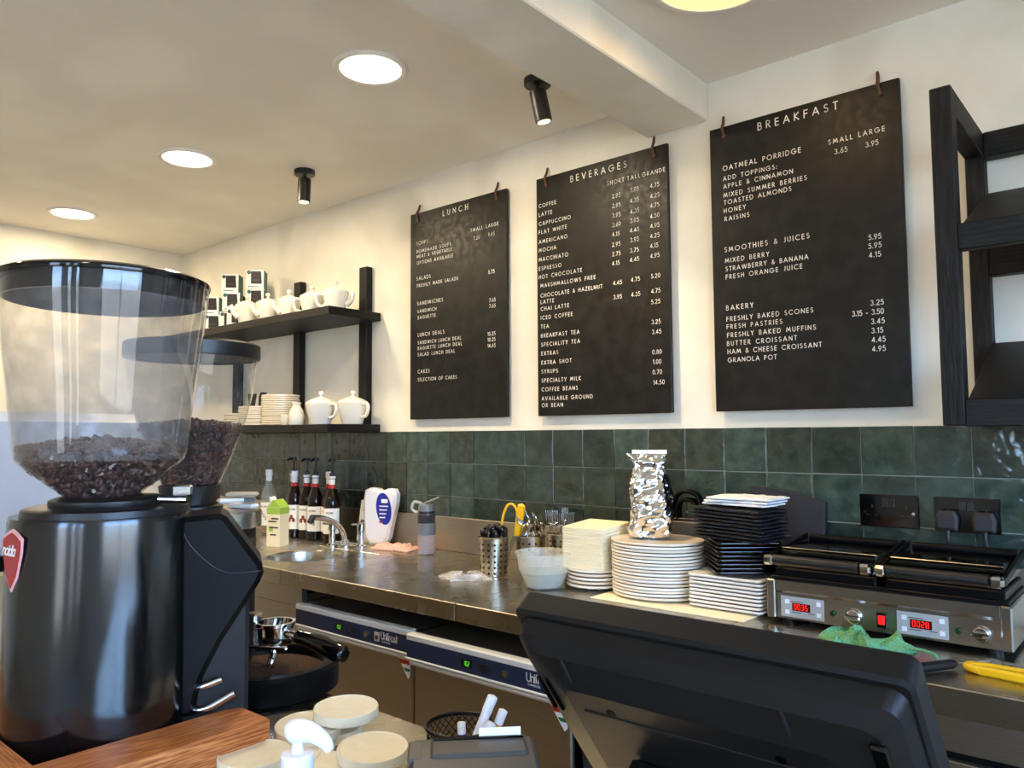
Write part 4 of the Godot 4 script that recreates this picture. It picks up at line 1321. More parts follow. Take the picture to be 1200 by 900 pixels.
func cutlery() -> void:
	cutlery_cup("perforated steel cup full of black-handled cutlery", Vector3(1.183, TOP, 0.315), 0.049, 0.128, 8)
	cutlery_cup("perforated steel cup of spoons behind the plastic bowl", Vector3(1.262, TOP, 0.215), 0.050, 0.128, 20)
	cutlery_cup("perforated steel cup of upright forks next to the napkins", Vector3(1.295, TOP, 0.095), 0.046, 0.125, 0)
	rng.seed = 12
	# black handles: rounded ends packed above the rim
	for k in 13:
		var a := TAU * k / 9.0 if k < 9 else TAU * k / 4.0 + 0.4
		var rr := 0.036 if k < 9 else 0.014
		var base := Vector3(1.183 + cos(a) * rr * 0.6, TOP + 0.012, 0.315 - sin(a) * rr * 0.6)
		var top := Vector3(1.183 + cos(a) * rr * 1.02, TOP + 0.128 + rng.randf_range(0.026, 0.042) + (0.008 if k >= 9 else 0.0), 0.315 - sin(a) * rr * 1.02)
		var d := (top - base)
		var t := thing("table_knife", "black-handled table knife standing handle up in the perforated cup", "knife", base, 0, "black-handled knives")
		part(t, "handle", tb([d * 0.55, d * 0.62, d * 0.9, d * 0.97, d], [0.0075, 0.010, 0.0135, 0.0115, 0.004], 10), M.black_gloss)
		part(t, "blade", tb([Vector3.ZERO, d * 0.56], [0.004, 0.006], 6), M.cutlery_steel)
	# spoons: bowls up
	for k in 8:
		var a := TAU * k / 8.0 + 0.3
		var rr := 0.030 if k % 2 else 0.018
		var base := Vector3(1.262 + cos(a) * rr * 0.6, TOP + 0.012, 0.215 - sin(a) * rr * 0.6)
		var high := rng.randf_range(0.145, 0.160) if k < 5 else rng.randf_range(0.185, 0.21)
		var top := Vector3(cos(a) * rr * 0.7, high, -sin(a) * rr * 0.7)
		var t := thing("spoon", "steel spoon standing in the perforated cup of spoons", "spoon", base, 0, "spoons in the steel cup")
		part(t, "stem", tb([Vector3.ZERO, top * 0.8], 0.0028, 6), M.cutlery_steel)
		var sp := MB.new()
		sp.t = Transform3D(Basis(Vector3.UP, a) * Basis(Vector3.RIGHT, 0.5), top * 0.92)
		sp.sphere(Vector3.ZERO, Vector3(0.016, 0.024, 0.005), 8, 12)
		part(t, "bowl", sp, M.cutlery_steel)
	for k in 7:
		var a := TAU * k / 7.0
		var base := Vector3(1.295 + cos(a) * 0.022, TOP + 0.012, 0.095 - sin(a) * 0.022)
		var top := Vector3(cos(a) * 0.020, 0.185 + rng.randf_range(-0.008, 0.010), -sin(a) * 0.020)
		var t := thing("fork", "steel fork standing tines up in the perforated cup", "fork", base, 0, "forks in the steel cup")
		part(t, "stem", tb([Vector3.ZERO, top * 0.8], 0.0028, 6), M.cutlery_steel)
		var side := Vector3(-sin(a + 0.7), 0, -cos(a + 0.7)).lerp(Vector3(0.76, 0, -0.65), 0.7).normalized()
		part(t, "neck", tb([top * 0.78 - side * 0.002, top * 0.80 - side * 0.009, top * 0.80 + side * 0.009, top * 0.78 + side * 0.002], 0.0024, 6), M.cutlery_steel)
		for j in 4:
			var off := side * (-0.009 + 0.006 * j)
			part(t, "tine", tb([top * 0.79 + off, top + off * 1.05 + Vector3(0, 0.006, 0)], [0.0017, 0.0011], 5), M.cutlery_steel)
	# yellow tongs hooked over the middle cup
	var g := thing("tongs", "yellow-handled steel tongs hung between the cutlery cups", "tongs", Vector3(1.200, TOP + 0.012, 0.255), 18)
	var loop := curve([Vector3(-0.030, 0.13, 0), Vector3(-0.022, 0.18, 0), Vector3(-0.006, 0.215, 0), Vector3(0.012, 0.220, 0), Vector3(0.026, 0.205, 0), Vector3(0.030, 0.18, 0)], 6)
	part(g, "hinge_loop", tb(loop, 0.0042, 10), M.yellow)
	for s in 2:
		var hb := MB.new()
		hb.prism([Vector2(-0.008, 0.0), Vector2(0.009, 0.0), Vector2(0.015, 0.07), Vector2(0.014, 0.102), Vector2(0.004, 0.108), Vector2(-0.010, 0.104), Vector2(-0.013, 0.07)], -0.006, 0.006, 0.003, 50)
		var ho := part(g, "handle", hb, M.yellow, Vector3(0.030, 0.115, 0.008 - 0.022 * s))
		ho.rotation_degrees.z = -10 + 6 * s
		part(g, "arm", tb([Vector3(0.026, 0.13, 0.006 - 0.02 * s), Vector3(-0.004, 0.06, 0.004 - 0.014 * s), Vector3(-0.012, 0.012, 0.002 - 0.006 * s)], [0.005, 0.004, 0.006], 8), M.cutlery_steel)

# ---------------------------------------------------------------- bowl, film, napkins, plates
func crockery_stacks() -> void:
	rng.seed = 3
	var t := thing("plastic_bowl", "frosted plastic bowl half filled with pale liquid", "bowl", Vector3(1.44, TOP, 0.37))
	part(t, "bowl", lat([Vector2(0.0001, 0.0), Vector2(0.045, 0.0), Vector2(0.055, 0.004), Vector2(0.076, 0.05), Vector2(0.086, 0.104), Vector2(0.0895, 0.107), Vector2(0.089, 0.109), Vector2(0.084, 0.106), Vector2(0.0735, 0.05), Vector2(0.052, 0.006), Vector2(0.0001, 0.003)], 40), M.bowl_plastic)
	part(t, "liquid", lat([Vector2(0.0001, 0.004), Vector2(0.051, 0.007), Vector2(0.0725, 0.05), Vector2(0.0001, 0.0505)], 36), M.milk_grey)
	# torn clear film
	solo("plastic_film", cloth_mesh(0.16, 0.075, 0.024, 8, 0.05, 0.0012), M.film, "crumpled clear plastic wrapper on the worktop before the cutlery", "wrapper", Vector3(1.150, TOP + 0.0005, 0.425), 32)
	# small plates with a pile of napkins on top
	var small := lat([Vector2(0.0001, 0.0), Vector2(0.045, 0.0), Vector2(0.052, 0.003), Vector2(0.085, 0.0095), Vector2(0.0895, 0.0125), Vector2(0.0895, 0.0175), Vector2(0.087, 0.0185), Vector2(0.05, 0.0065), Vector2(0.0001, 0.0045)], 40).mesh()
	for k in 5:
		solo("small_plate", small, M.china if k % 2 == 0 else M.china_cream, "small round plate, %s of the stack under the napkins" % nth(k, 5), "plate", Vector3(1.560 + rng.randf_range(-1, 1) * 0.002, TOP + k * 0.0115, 0.265 + rng.randf_range(-1, 1) * 0.002), 0, "small plates under the napkins")
	var y := TOP + 4 * 0.0115 + 0.0178
	for k in 15:
		var h := 0.0082
		var s := 0.150 + rng.randf_range(-1, 1) * 0.0008
		var nb := MB.new()
		nb.prism(rrect(s, s, 0.006, 2), 0, h - 0.0003, 0.0009, 60)
		var nm := solo("napkin", nb, M.napkin_paper, "cream folded paper napkin, %s of the pile on the small plates" % nth(k, 15), "napkin", Vector3(1.565 + rng.randf_range(-1, 1) * 0.0018, y, 0.268), 0, "piled paper napkins")
		nm.rotation_degrees = Vector3(-90 + 0.30 * k, 0, 0)
		nm.rotate_y(deg_to_rad(rng.randf_range(-1.2, 1.2)))
		nm.position.y = y + k * h + 0.0004 * k
	# long sheet of white card under the stacks
	solo("paper_sheet", bx(Vector3(1.870, TOP + 0.002, 0.285), Vector3(0.46, 0.0034, 0.25), 0.001), M.napkin_paper, "flat cream sheet under the oval and square plates", "sheet")
	# oval plates
	var oval := MB.new()
	oval.lathe([Vector2(0.0001, 0.0), Vector2(0.085, 0.0), Vector2(0.094, 0.002), Vector2(0.128, 0.0045), Vector2(0.134, 0.006), Vector2(0.135, 0.010), Vector2(0.134, 0.0125), Vector2(0.128, 0.0125), Vector2(0.09, 0.0055), Vector2(0.0001, 0.004)], 56, 1.0, 0.86)
	var om := oval.mesh()
	for k in 17:
		solo("oval_plate", om, M.china_cream if k % 2 == 0 else M.china, "cream oval plate, %s of the tall stack under the foil bag" % nth(k, 17), "plate", Vector3(1.775 + rng.randf_range(-1, 1) * 0.003, TOP + 0.0042 + k * 0.0092, 0.260 + rng.randf_range(-1, 1) * 0.003), 14 + rng.randf_range(-2, 2), "stacked oval plates")
	# square white plates
	var sq := plate_square(0.205).mesh()
	for k in 9:
		solo("square_plate", sq, M.china, "white square plate, %s of the stack against the panini grill" % nth(k, 9), "plate", Vector3(2.017 + rng.randf_range(-1, 1) * 0.0015, TOP + 0.0042 + k * 0.0098, 0.245 + rng.randf_range(-1, 1) * 0.0015), 0, "stacked white square plates")
	var by := TOP + 0.0042 + 8 * 0.0098 + 0.0125
	var bsq := plate_square(0.168).mesh()
	for k in 8:
		solo("black_plate", bsq, M.black_gloss, "black square plate, %s of the stack on the white square plates" % nth(k, 8), "plate", Vector3(2.022 + rng.randf_range(-1, 1) * 0.002, by + k * 0.0108, 0.24 + rng.randf_range(-1, 1) * 0.002), 38 + rng.randf_range(-2, 2), "stacked black square plates")
	by += 8 * 0.0108 + 0.002
	for k in 9:
		var o := solo("black_napkin", cloth_mesh(0.20, 0.155, 0.0036, 30 + k, 0.012, 0.0042), M.black_cloth, "folded black cloth, %s of the pile on the black plates" % nth(k, 9), "cloth", Vector3(2.015 + rng.randf_range(-1, 1) * 0.004, by + k * 0.0096, 0.23), -6 + rng.randf_range(-3, 3), "folded black cloths")
		o.rotation_degrees.z = -1.5
	by += 9 * 0.0096 + 0.004
	for k in 3:
		solo("white_napkin", cloth_mesh(0.185, 0.12, 0.006, 50 + k, 0.008, 0.004), M.card_white, "folded white cloth, %s of three on the black cloth pile" % nth(k, 3), "cloth", Vector3(2.025 + 0.004 * k, by + k * 0.008, 0.225), -5 + k * 2.0, "folded white cloths")

func plate_square(s: float) -> MB:
	var b := MB.new()
	var lev := [[0.62, 0.0], [0.66, 0.0015], [0.96, 0.0045], [1.0, 0.0060], [1.0, 0.0105], [0.985, 0.012], [0.64, 0.0045]]
	var rows := []
	for l in lev:
		var ring := []
		for q in rrect(s * l[0], s * l[0], 0.012 * l[0], 3):
			ring.append(Vector3(q.x, l[1], -q.y))
		rows.append(ring)
	b.patch(rows, true)
	var bot: Array = rows[0].duplicate()
	b.fan(bot, true)
	b.fan(rows[-1])
	return b

func counter_extras() -> void:
	# foil bag on the oval plates
	var f := FastNoiseLite.new()
	f.seed = 77
	f.frequency = 22.0
	f.fractal_octaves = 3
	var b := MB.new()
	var rows := []
	var ht := 0.245
	for i in 49:
		var v := float(i) / 48
		var w := 0.066 - 0.022 * sin(clampf((v - 0.55) / 0.45, 0, 1) * PI * 0.55) + (0.020 * clampf((v - 0.86) / 0.14, 0, 1))
		var d := 0.040 * (1.0 - pow(v, 2.2)) + 0.004
		if v < 0.08:
			w *= 0.86 + 1.7 * v
		var ring := []
		for j in 64:
			var a := TAU * j / 64
			var ca := cos(a)
			var sa := sin(a)
			var p := Vector3(signf(ca) * pow(absf(ca), 0.6) * w, v * ht, -signf(sa) * pow(absf(sa), 0.7) * d)
			var cell := f.get_noise_3d(p.x, p.y * 0.8, p.z)
			var kink := absf(f.get_noise_3d(p.x * 1.4 + 4.0, p.y * 1.1, p.z * 1.4)) 
			p += Vector3(ca, 0, -sa) * (cell * 0.011 - kink * 0.013)
			p.x += 0.006 * sin(v * 4.0)
			ring.append(p)
		rows.append(ring)
	b.patch(rows, true)
	var y0 := TOP + 0.0042 + 16 * 0.0092 + 0.0118
	var t := thing("foil_bag", "crumpled silver foil coffee bag standing on the oval plates", "bag", Vector3(1.728, y0 + 0.001, 0.225), 28)
	part(t, "foil", b, M.foil)
	var tp := MB.new()
	tp.box(Vector3(0.003, ht + 0.004, 0), Vector3(0.105, 0.014, 0.008), 0.002)
	part(t, "folded_top", tp, M.foil)
	var sd := MB.new()
	var srow := []
	for i in 12:
		var v := 0.25 + 0.5 * i / 11.0
		var r := []
		for j in 7:
			var a := -1.15 + 1.45 * j / 6.0
			var base: Vector3 = rows[int(v * 48)][(int(a / TAU * 64) + 64) % 64]
			r.append(base + Vector3(0.0016, 0, 0.0006))
		srow.append(r)
	sd.patch(srow)
	part(t, "side_panel", sd, M.black_satin, Vector3.ZERO, "black printed side panel")
	# raised grey box with a black rack of loops
	solo("grey_box", bx(Vector3(1.775, 1.0, 0.075), Vector3(0.19, 0.2, 0.075), 0.003), M.grey_plastic, "grey oblong box behind the oval plates", "box")
	t = thing("card_rack", "black rack of upright loops on the grey box", "rack", Vector3(1.775, 1.1002, 0.075), 12)
	part(t, "foot", bx(Vector3(0, 0.004, 0), Vector3(0.09, 0.008, 0.045), 0.002), M.black_plastic)
	for k in 8:
		var z := -0.016 + 0.011 * (k % 4)
		var q := 1.0 if k < 4 else 0.72
		var c := curve([Vector3(-0.040 * q, 0.006, z), Vector3(-0.041 * q, 0.05 * q, z), Vector3(-0.033 * q, 0.076 * q, z), Vector3(-0.012 * q, 0.088 * q, z), Vector3(0.012 * q, 0.088 * q, z), Vector3(0.033 * q, 0.076 * q, z), Vector3(0.041 * q, 0.05 * q, z), Vector3(0.040 * q, 0.006, z)], 4)
		part(t, "loop", tb(c, 0.0058, 7), M.black_satin)
	# dark folder leaning on the tiles behind the black cloths
	var fo := MB.new()
	fo.prism([Vector2(0, 0), Vector2(0.215, 0), Vector2(0.218, 0.268), Vector2(0.135, 0.292), Vector2(0.055, 0.306), Vector2(0.0, 0.308)], 0, 0.022, 0.002)
	var fd := solo("dark_folder", fo, M.navy_board, "dark navy folder leaning on the tiles behind the cloth pile", "folder", Vector3(1.962, TOP + 0.0045, 0.052))
	fd.rotation_degrees = Vector3(-5, 2, 0)

# ---------------------------------------------------------------- panini grill
func grill() -> void:
	var x0 := 2.136
	var w := 0.522
	var zf := 0.352
	var t := thing("panini_grill", "double steel panini grill with black lids and red timers", "grill", Vector3(x0, TOP, 0))
	for fx in [0.04, w - 0.04]:
		for fz in [0.14, zf - 0.04]:
			part(t, "foot", lat([Vector2(0.014, 0), Vector2(0.016, 0.012)], 14), M.black_plastic, Vector3(fx, 0, fz))
	# side profile with an overhanging upper lip
	var body := MB.new()
	body.t = Transform3D(Basis(Vector3(0, 0, -1), Vector3(0, 1, 0), Vector3(1, 0, 0)), Vector3(0, 0, 0))
	body.prism([Vector2(-zf + 0.008, 0.012), Vector2(-0.10, 0.012), Vector2(-0.10, 0.104), Vector2(-zf, 0.104), Vector2(-zf, 0.080), Vector2(-zf + 0.008, 0.072)], 0.022, w - 0.022, 0.001)
	part(t, "casing", body, M.steel_brushed)
	for s in [0.011, w - 0.011]:
		part(t, "side_cheek", bx(Vector3(s, 0.058, (zf + 0.10) / 2), Vector3(0.0215, 0.094, zf - 0.098), 0.003), M.steel_brushed)
	var zp := zf - 0.008
	# timers
	for k in 2:
		var px: float = [0.0855, 0.350][k]
		var p := part(t, "timer_panel", bx(Vector3(px, 0.042, zp + 0.0012), Vector3(0.104, 0.050, 0.0026), 0.001), M.panel_grey, Vector3.ZERO, "pale grey timer panel")
		part(p, "display", bx(Vector3(px - 0.002, 0.043, zp + 0.0028), Vector3(0.044, 0.019, 0.001), 0), M.display_red)
		part(p, "digits", segments(["0035", "0028"][k], 0.0125), M.digit_red, Vector3(px - 0.0195, 0.037, zp + 0.0036))
		for q in [[-0.036, 0.054], [0.040, 0.056], [-0.036, 0.029], [0.040, 0.030]]:
			part(p, "button", bx(Vector3(px + q[0], q[1], zp + 0.003), Vector3(0.0105, 0.0105, 0.0012), 0.0005), M.white_plastic)
		for q in [[-0.012, 0.0555, 0.03], [0.022, 0.0305, 0.016], [-0.014, 0.0295, 0.024]]:
			part(p, "print", bx(Vector3(px + q[0], q[1], zp + 0.0026), Vector3(q[2], 0.0016, 0.0004), 0), M.print_black)
		var gx: float = [0.158, 0.421][k]
		part(t, "pilot_lamp", tb([Vector3(gx, 0.040, zp), Vector3(gx, 0.040, zp + 0.004), Vector3(gx, 0.040, zp + 0.006)], [0.0065, 0.0065, 0.004], 16), M.green_lamp, Vector3.ZERO, "green pilot lamp")
		var kx: float = [0.207, 0.464][k]
		var kb := part(t, "control_knob", tb([Vector3(kx, 0.040, zp), Vector3(kx, 0.040, zp + 0.010), Vector3(kx, 0.040, zp + 0.012)], [0.0185, 0.0175, 0.014], 28), M.chrome, Vector3.ZERO, "chrome control knob")
		part(kb, "grip", bx(Vector3(kx, 0.040, zp + 0.017), Vector3(0.034, 0.011, 0.012), 0.003), M.chrome)
	var rk := part(t, "rocker_switch", bx(Vector3(0.2665, 0.040, zp + 0.002), Vector3(0.022, 0.034, 0.005), 0.001), M.black_gloss)
	part(rk, "rocker", bx(Vector3(0.2665, 0.041, zp + 0.0052), Vector3(0.014, 0.020, 0.003), 0.001), M.rocker_red, Vector3.ZERO, "lit red rocker")
	# black hot plates and lids
	part(t, "drip_tray", bx(Vector3(w / 2, 0.107, 0.22), Vector3(w - 0.014, 0.010, 0.235), 0.002), M.black_satin)
	for k in 2:
		var cx: float = [0.134, 0.390][k]
		part(t, "hot_plate", bx(Vector3(cx, 0.121, 0.22), Vector3(0.236, 0.022, 0.22), 0.003), M.black_satin)
		var ld := MB.new()
		ld.t = Transform3D(Basis(Vector3(0, 0, -1), Vector3(0, 1, 0), Vector3(1, 0, 0)), Vector3(cx - 0.115, 0, 0))
		ld.prism([Vector2(-0.325, 0.136), Vector2(-0.105, 0.136), Vector2(-0.105, 0.176), Vector2(-0.30, 0.176), Vector2(-0.325, 0.168)], 0, 0.23, 0.004)
		var lid := part(t, "lid", ld, M.black_gloss)
		part(lid, "rim", bx(Vector3(cx, 0.1775, 0.296), Vector3(0.226, 0.003, 0.010), 0.001), M.steel_brushed)
		for s in [-1, 1]:
			var hx: float = cx + s * 0.122
			var arm := MB.new()
			arm.t = Transform3D(Basis(Vector3(0, 0, -1), Vector3(0, 1, 0), Vector3(1, 0, 0)), Vector3(hx - 0.004, 0, 0))
			arm.prism([Vector2(-0.385, 0.152), Vector2(-0.36, 0.149), Vector2(-0.105, 0.178), Vector2(-0.10, 0.194), Vector2(-0.36, 0.166), Vector2(-0.385, 0.166)], 0, 0.008, 0.001)
			part(t, "lid_arm", arm, M.black_satin)
		var bar := part(t, "handle_bar", tb([Vector3(cx - 0.098, 0.158, 0.382), Vector3(cx + 0.098, 0.158, 0.382)], 0.0135, 18), M.black_plastic)
		for s in [-1, 1]:
			part(bar, "end_cap", bx(Vector3(cx + s * 0.112, 0.158, 0.380), Vector3(0.028, 0.024, 0.032), 0.006), M.chrome, Vector3.ZERO, "chrome handle end")
		part(t, "hinge_bracket", bx(Vector3(cx, 0.145, 0.106), Vector3(0.14, 0.07, 0.012), 0.003), M.black_satin)
		part(t, "spring_tube", tb([Vector3(cx - 0.11, 0.183, 0.108), Vector3(cx + 0.11, 0.183, 0.108)], 0.010, 14), M.black_satin)

# ---------------------------------------------------------------- sockets, plugs and what lies by the grill
func sockets() -> void:
	for k in 2:
		var at := Vector3([2.3375, 2.5205][k], 1.157, 0.0105)
		var t := thing("wall_socket", ["black twin wall socket with nothing plugged in", "black twin wall socket with two black plugs in it"][k], "socket", at, 0, "black twin sockets")
		part(t, "face_plate", bx(Vector3(0, 0, 0.003), Vector3(0.147, 0.087, 0.006), 0.0015), M.black_gloss)
		for s in [-1, 1]:
			part(t, "switch", bx(Vector3(s * 0.0085, 0.022, 0.0068), Vector3(0.015, 0.022, 0.004), 0.001), M.socket_face)
			part(t, "screw", tb([Vector3(s * 0.060, -0.004, 0.005), Vector3(s * 0.060, -0.004, 0.0068)], 0.004, 12), M.chrome)
			part(t, "earth_slot", bx(Vector3(s * 0.042, 0.012, 0.0061), Vector3(0.0045, 0.009, 0.0006), 0), M.socket_face)
			for q in [-0.011, 0.011]:
				part(t, "pin_slot", bx(Vector3(s * 0.042 + q, -0.011, 0.0061), Vector3(0.009, 0.0045, 0.0006), 0), M.socket_face)
	for k in 2:
		var x: float = [2.480, 2.562][k]
		var t := thing("mains_plug", ["black mains plug nearer the empty socket, its lead dropping behind the grill", "black mains plug farther from the empty socket, its lead dropping behind the grill"][k], "plug", Vector3(x, 1.146, 0.0195), 0, "black mains plugs")
		var pb := MB.new()
		pb.prism([Vector2(-0.023, -0.026), Vector2(0.023, -0.026), Vector2(0.026, 0.004), Vector2(0.018, 0.022), Vector2(-0.018, 0.022), Vector2(-0.026, 0.004)], 0, 0.032, 0.006)
		part(t, "body", pb, M.plug_grey)
		part(t, "lead", tb(curve([Vector3(0, -0.022, 0.016), Vector3(0.001, -0.05, 0.018), Vector3(0.003 + 0.004 * k, -0.10, 0.012), Vector3(0.005, -0.18, 0.008), Vector3(0.004, -0.235, 0.008)], 5), [0.007, 0.006, 0.0055, 0.005, 0.005, 0.005, 0.0045, 0.0045, 0.0045, 0.0045, 0.0045, 0.0045, 0.0045, 0.0045, 0.0045, 0.0045, 0.0045, 0.0045, 0.0045, 0.0045, 0.0045], 10), M.plug_grey)

func by_the_grill() -> void:
	# green scrubbing cloth: loose heap
	var t := thing("green_cloth", "rumpled green cleaning cloth in front of the panini grill", "cloth", Vector3(2.395, TOP + 0.001, 0.435), 8)
	part(t, "cloth", cloth_mesh(0.160, 0.075, 0.036, 17, 0.035), M.green_cloth)
	part(t, "trailing_corner", tb(curve([Vector3(0.05, 0.008, 0.02), Vector3(0.10, 0.014, 0.034), Vector3(0.135, 0.012, 0.05), Vector3(0.142, 0.004, 0.062)], 6), 0.0034, 8), M.green_cloth)
	t = thing("scraper", "black-handled steel scraper lying beside the yellow tongs", "scraper", Vector3(2.560, TOP + 0.011, 0.535), 60)
	part(t, "handle", tb([Vector3(-0.07, 0, 0), Vector3(-0.06, 0, 0), Vector3(0.03, 0, 0), Vector3(0.04, 0, 0)], [0.006, 0.0105, 0.0095, 0.006], 12), M.black_plastic)
	part(t, "shaft", tb([Vector3(0.038, 0, 0), Vector3(0.13, -0.004, 0)], 0.003, 8), M.cutlery_steel)
	part(t, "blade", bx(Vector3(0.145, -0.008, 0), Vector3(0.04, 0.002, 0.05), 0.0005), M.cutlery_steel)
	t = thing("tongs", "yellow tongs lying flat on the counter before the grill", "tongs", Vector3(2.615, TOP, 0.50), -4)
	for s in [-1, 1]:
		var p := MB.new()
		var o := [Vector2(-0.004, 0.0), Vector2(0.012, -0.006), Vector2(0.05, -0.004), Vector2(0.12, -0.007), Vector2(0.22, -0.006), Vector2(0.23, 0.0), Vector2(0.22, 0.007), Vector2(0.05, 0.008), Vector2(0.012, 0.010), Vector2(0.0, 0.008)]
		p.prism(o, 0.0, 0.017, 0.004, 50)
		var ob := part(t, "arm", p, M.yellow, Vector3(0.002, 0.0005, s * 0.014))
		ob.rotation_degrees = Vector3(-90, s * -4, 0)
	part(t, "hinge_loop", tb(curve([Vector3(0.012, 0.009, -0.014), Vector3(-0.008, 0.010, -0.008), Vector3(-0.014, 0.010, 0.0), Vector3(-0.008, 0.010, 0.008), Vector3(0.012, 0.009, 0.014)], 5), 0.0085, 10), M.yellow)

# ---------------------------------------------------------------- front counter
func front_counter() -> void:
	var t := thing("front_counter", "stainless steel front counter carrying the grinders and till", "counter", Vector3.ZERO)
	part(t, "top", bx(Vector3(1.40, 0.88, 1.73), Vector3(4.4, 0.04, 0.70), 0.003), M.steel)
	part(t, "carcass", bx(Vector3(1.40, 0.48, 1.74), Vector3(4.3, 0.76, 0.62), 0.003), M.steel_panel)
	part(t, "plinth", bx(Vector3(1.40, 0.05, 1.74), Vector3(4.2, 0.10, 0.54), 0.003), M.black_matt)
	# wooden frame boxing in the grinder
	t = thing("wooden_frame", "low warm brown timber frame boxing in the big grinder", "frame", Vector3.ZERO)
	part(t, "rail", bx(Vector3(1.874, TOP + 0.0285, 1.792), Vector3(0.088, 0.057, 0.364), 0.0015), M.warm_wood)
	var r := part(t, "rail", bx(Vector3.ZERO, Vector3(0.085, 0.057, 0.51), 0.0015), M.warm_wood, Vector3(1.5745, TOP + 0.0285, 1.932))
	r.rotation_degrees.y = 90

# a pile of beans: thrown on a solid of revolution, near its wall and on its top
func beans(called: String, label: String, at: Vector3, wall: Callable, y0: float, y1: float, mound: float, count: int, sd: int) -> void:
	var b := MB.new()
	var rows := []
	for i in 7:
		var ph := PI * (float(i) / 6 - 0.5)
		var ring := []
		for j in 10:
			var a := TAU * j / 10
			var q := Vector3(0.0074 * cos(ph) * cos(a), 0.0041 * sin(ph), -0.0052 * cos(ph) * sin(a))
			if q.y > 0.0:
				q.y *= 0.75 * clampf(0.35 + absf(q.z) / 0.0022, 0.35, 1.0)   # crease along the flat face
			ring.append(q)
		rows.append(ring)
	b.patch(rows, true)
	rng.seed = sd
	var mm := MultiMesh.new()
	mm.transform_format = MultiMesh.TRANSFORM_3D
	mm.use_colors = true
	mm.mesh = b.mesh()
	mm.instance_count = count
	for i in count:
		var y := 0.0
		var r := 0.0
		var a := rng.randf() * TAU
		if i % 5 < 3:
			y = lerpf(y0, y1, pow(rng.randf(), 1.0))
			r = maxf(0.004, wall.call(y) - 0.007 - rng.randf() * 0.010)
		else:
			r = (wall.call(y1) - 0.006) * sqrt(rng.randf())
			y = y1 - rng.randf() * 0.010
		y += mound * maxf(0.0, 1.0 - r / wall.call(y1)) * clampf((y - y1 + 0.03) / 0.03, 0, 1)
		var q := Basis.from_euler(Vector3(rng.randf() * TAU, rng.randf() * TAU, rng.randf() * TAU)).scaled(Vector3.ONE * rng.randf_range(0.85, 1.12))
		mm.set_instance_transform(i, Transform3D(q, Vector3(cos(a) * r, y, -sin(a) * r)))
		var k := rng.randf_range(0.65, 1.25)
		mm.set_instance_color(i, Color(k, k * rng.randf_range(0.92, 1.0), k * 0.95))
	var o := MultiMeshInstance3D.new()
	o.name = numbered(called)
	o.multimesh = mm
	o.material_override = M.bean
	add_child(o)
	o.position = at
	tag(o, label, "coffee beans", "", "stuff")

func lerp_profile(prof: Array, y: float) -> float:
	for i in prof.size() - 1:
		if y <= prof[i + 1].y:
			return lerpf(prof[i].x, prof[i + 1].x, clampf((y - prof[i].y) / maxf(1e-5, prof[i + 1].y - prof[i].y), 0, 1))
	return prof[-1].x

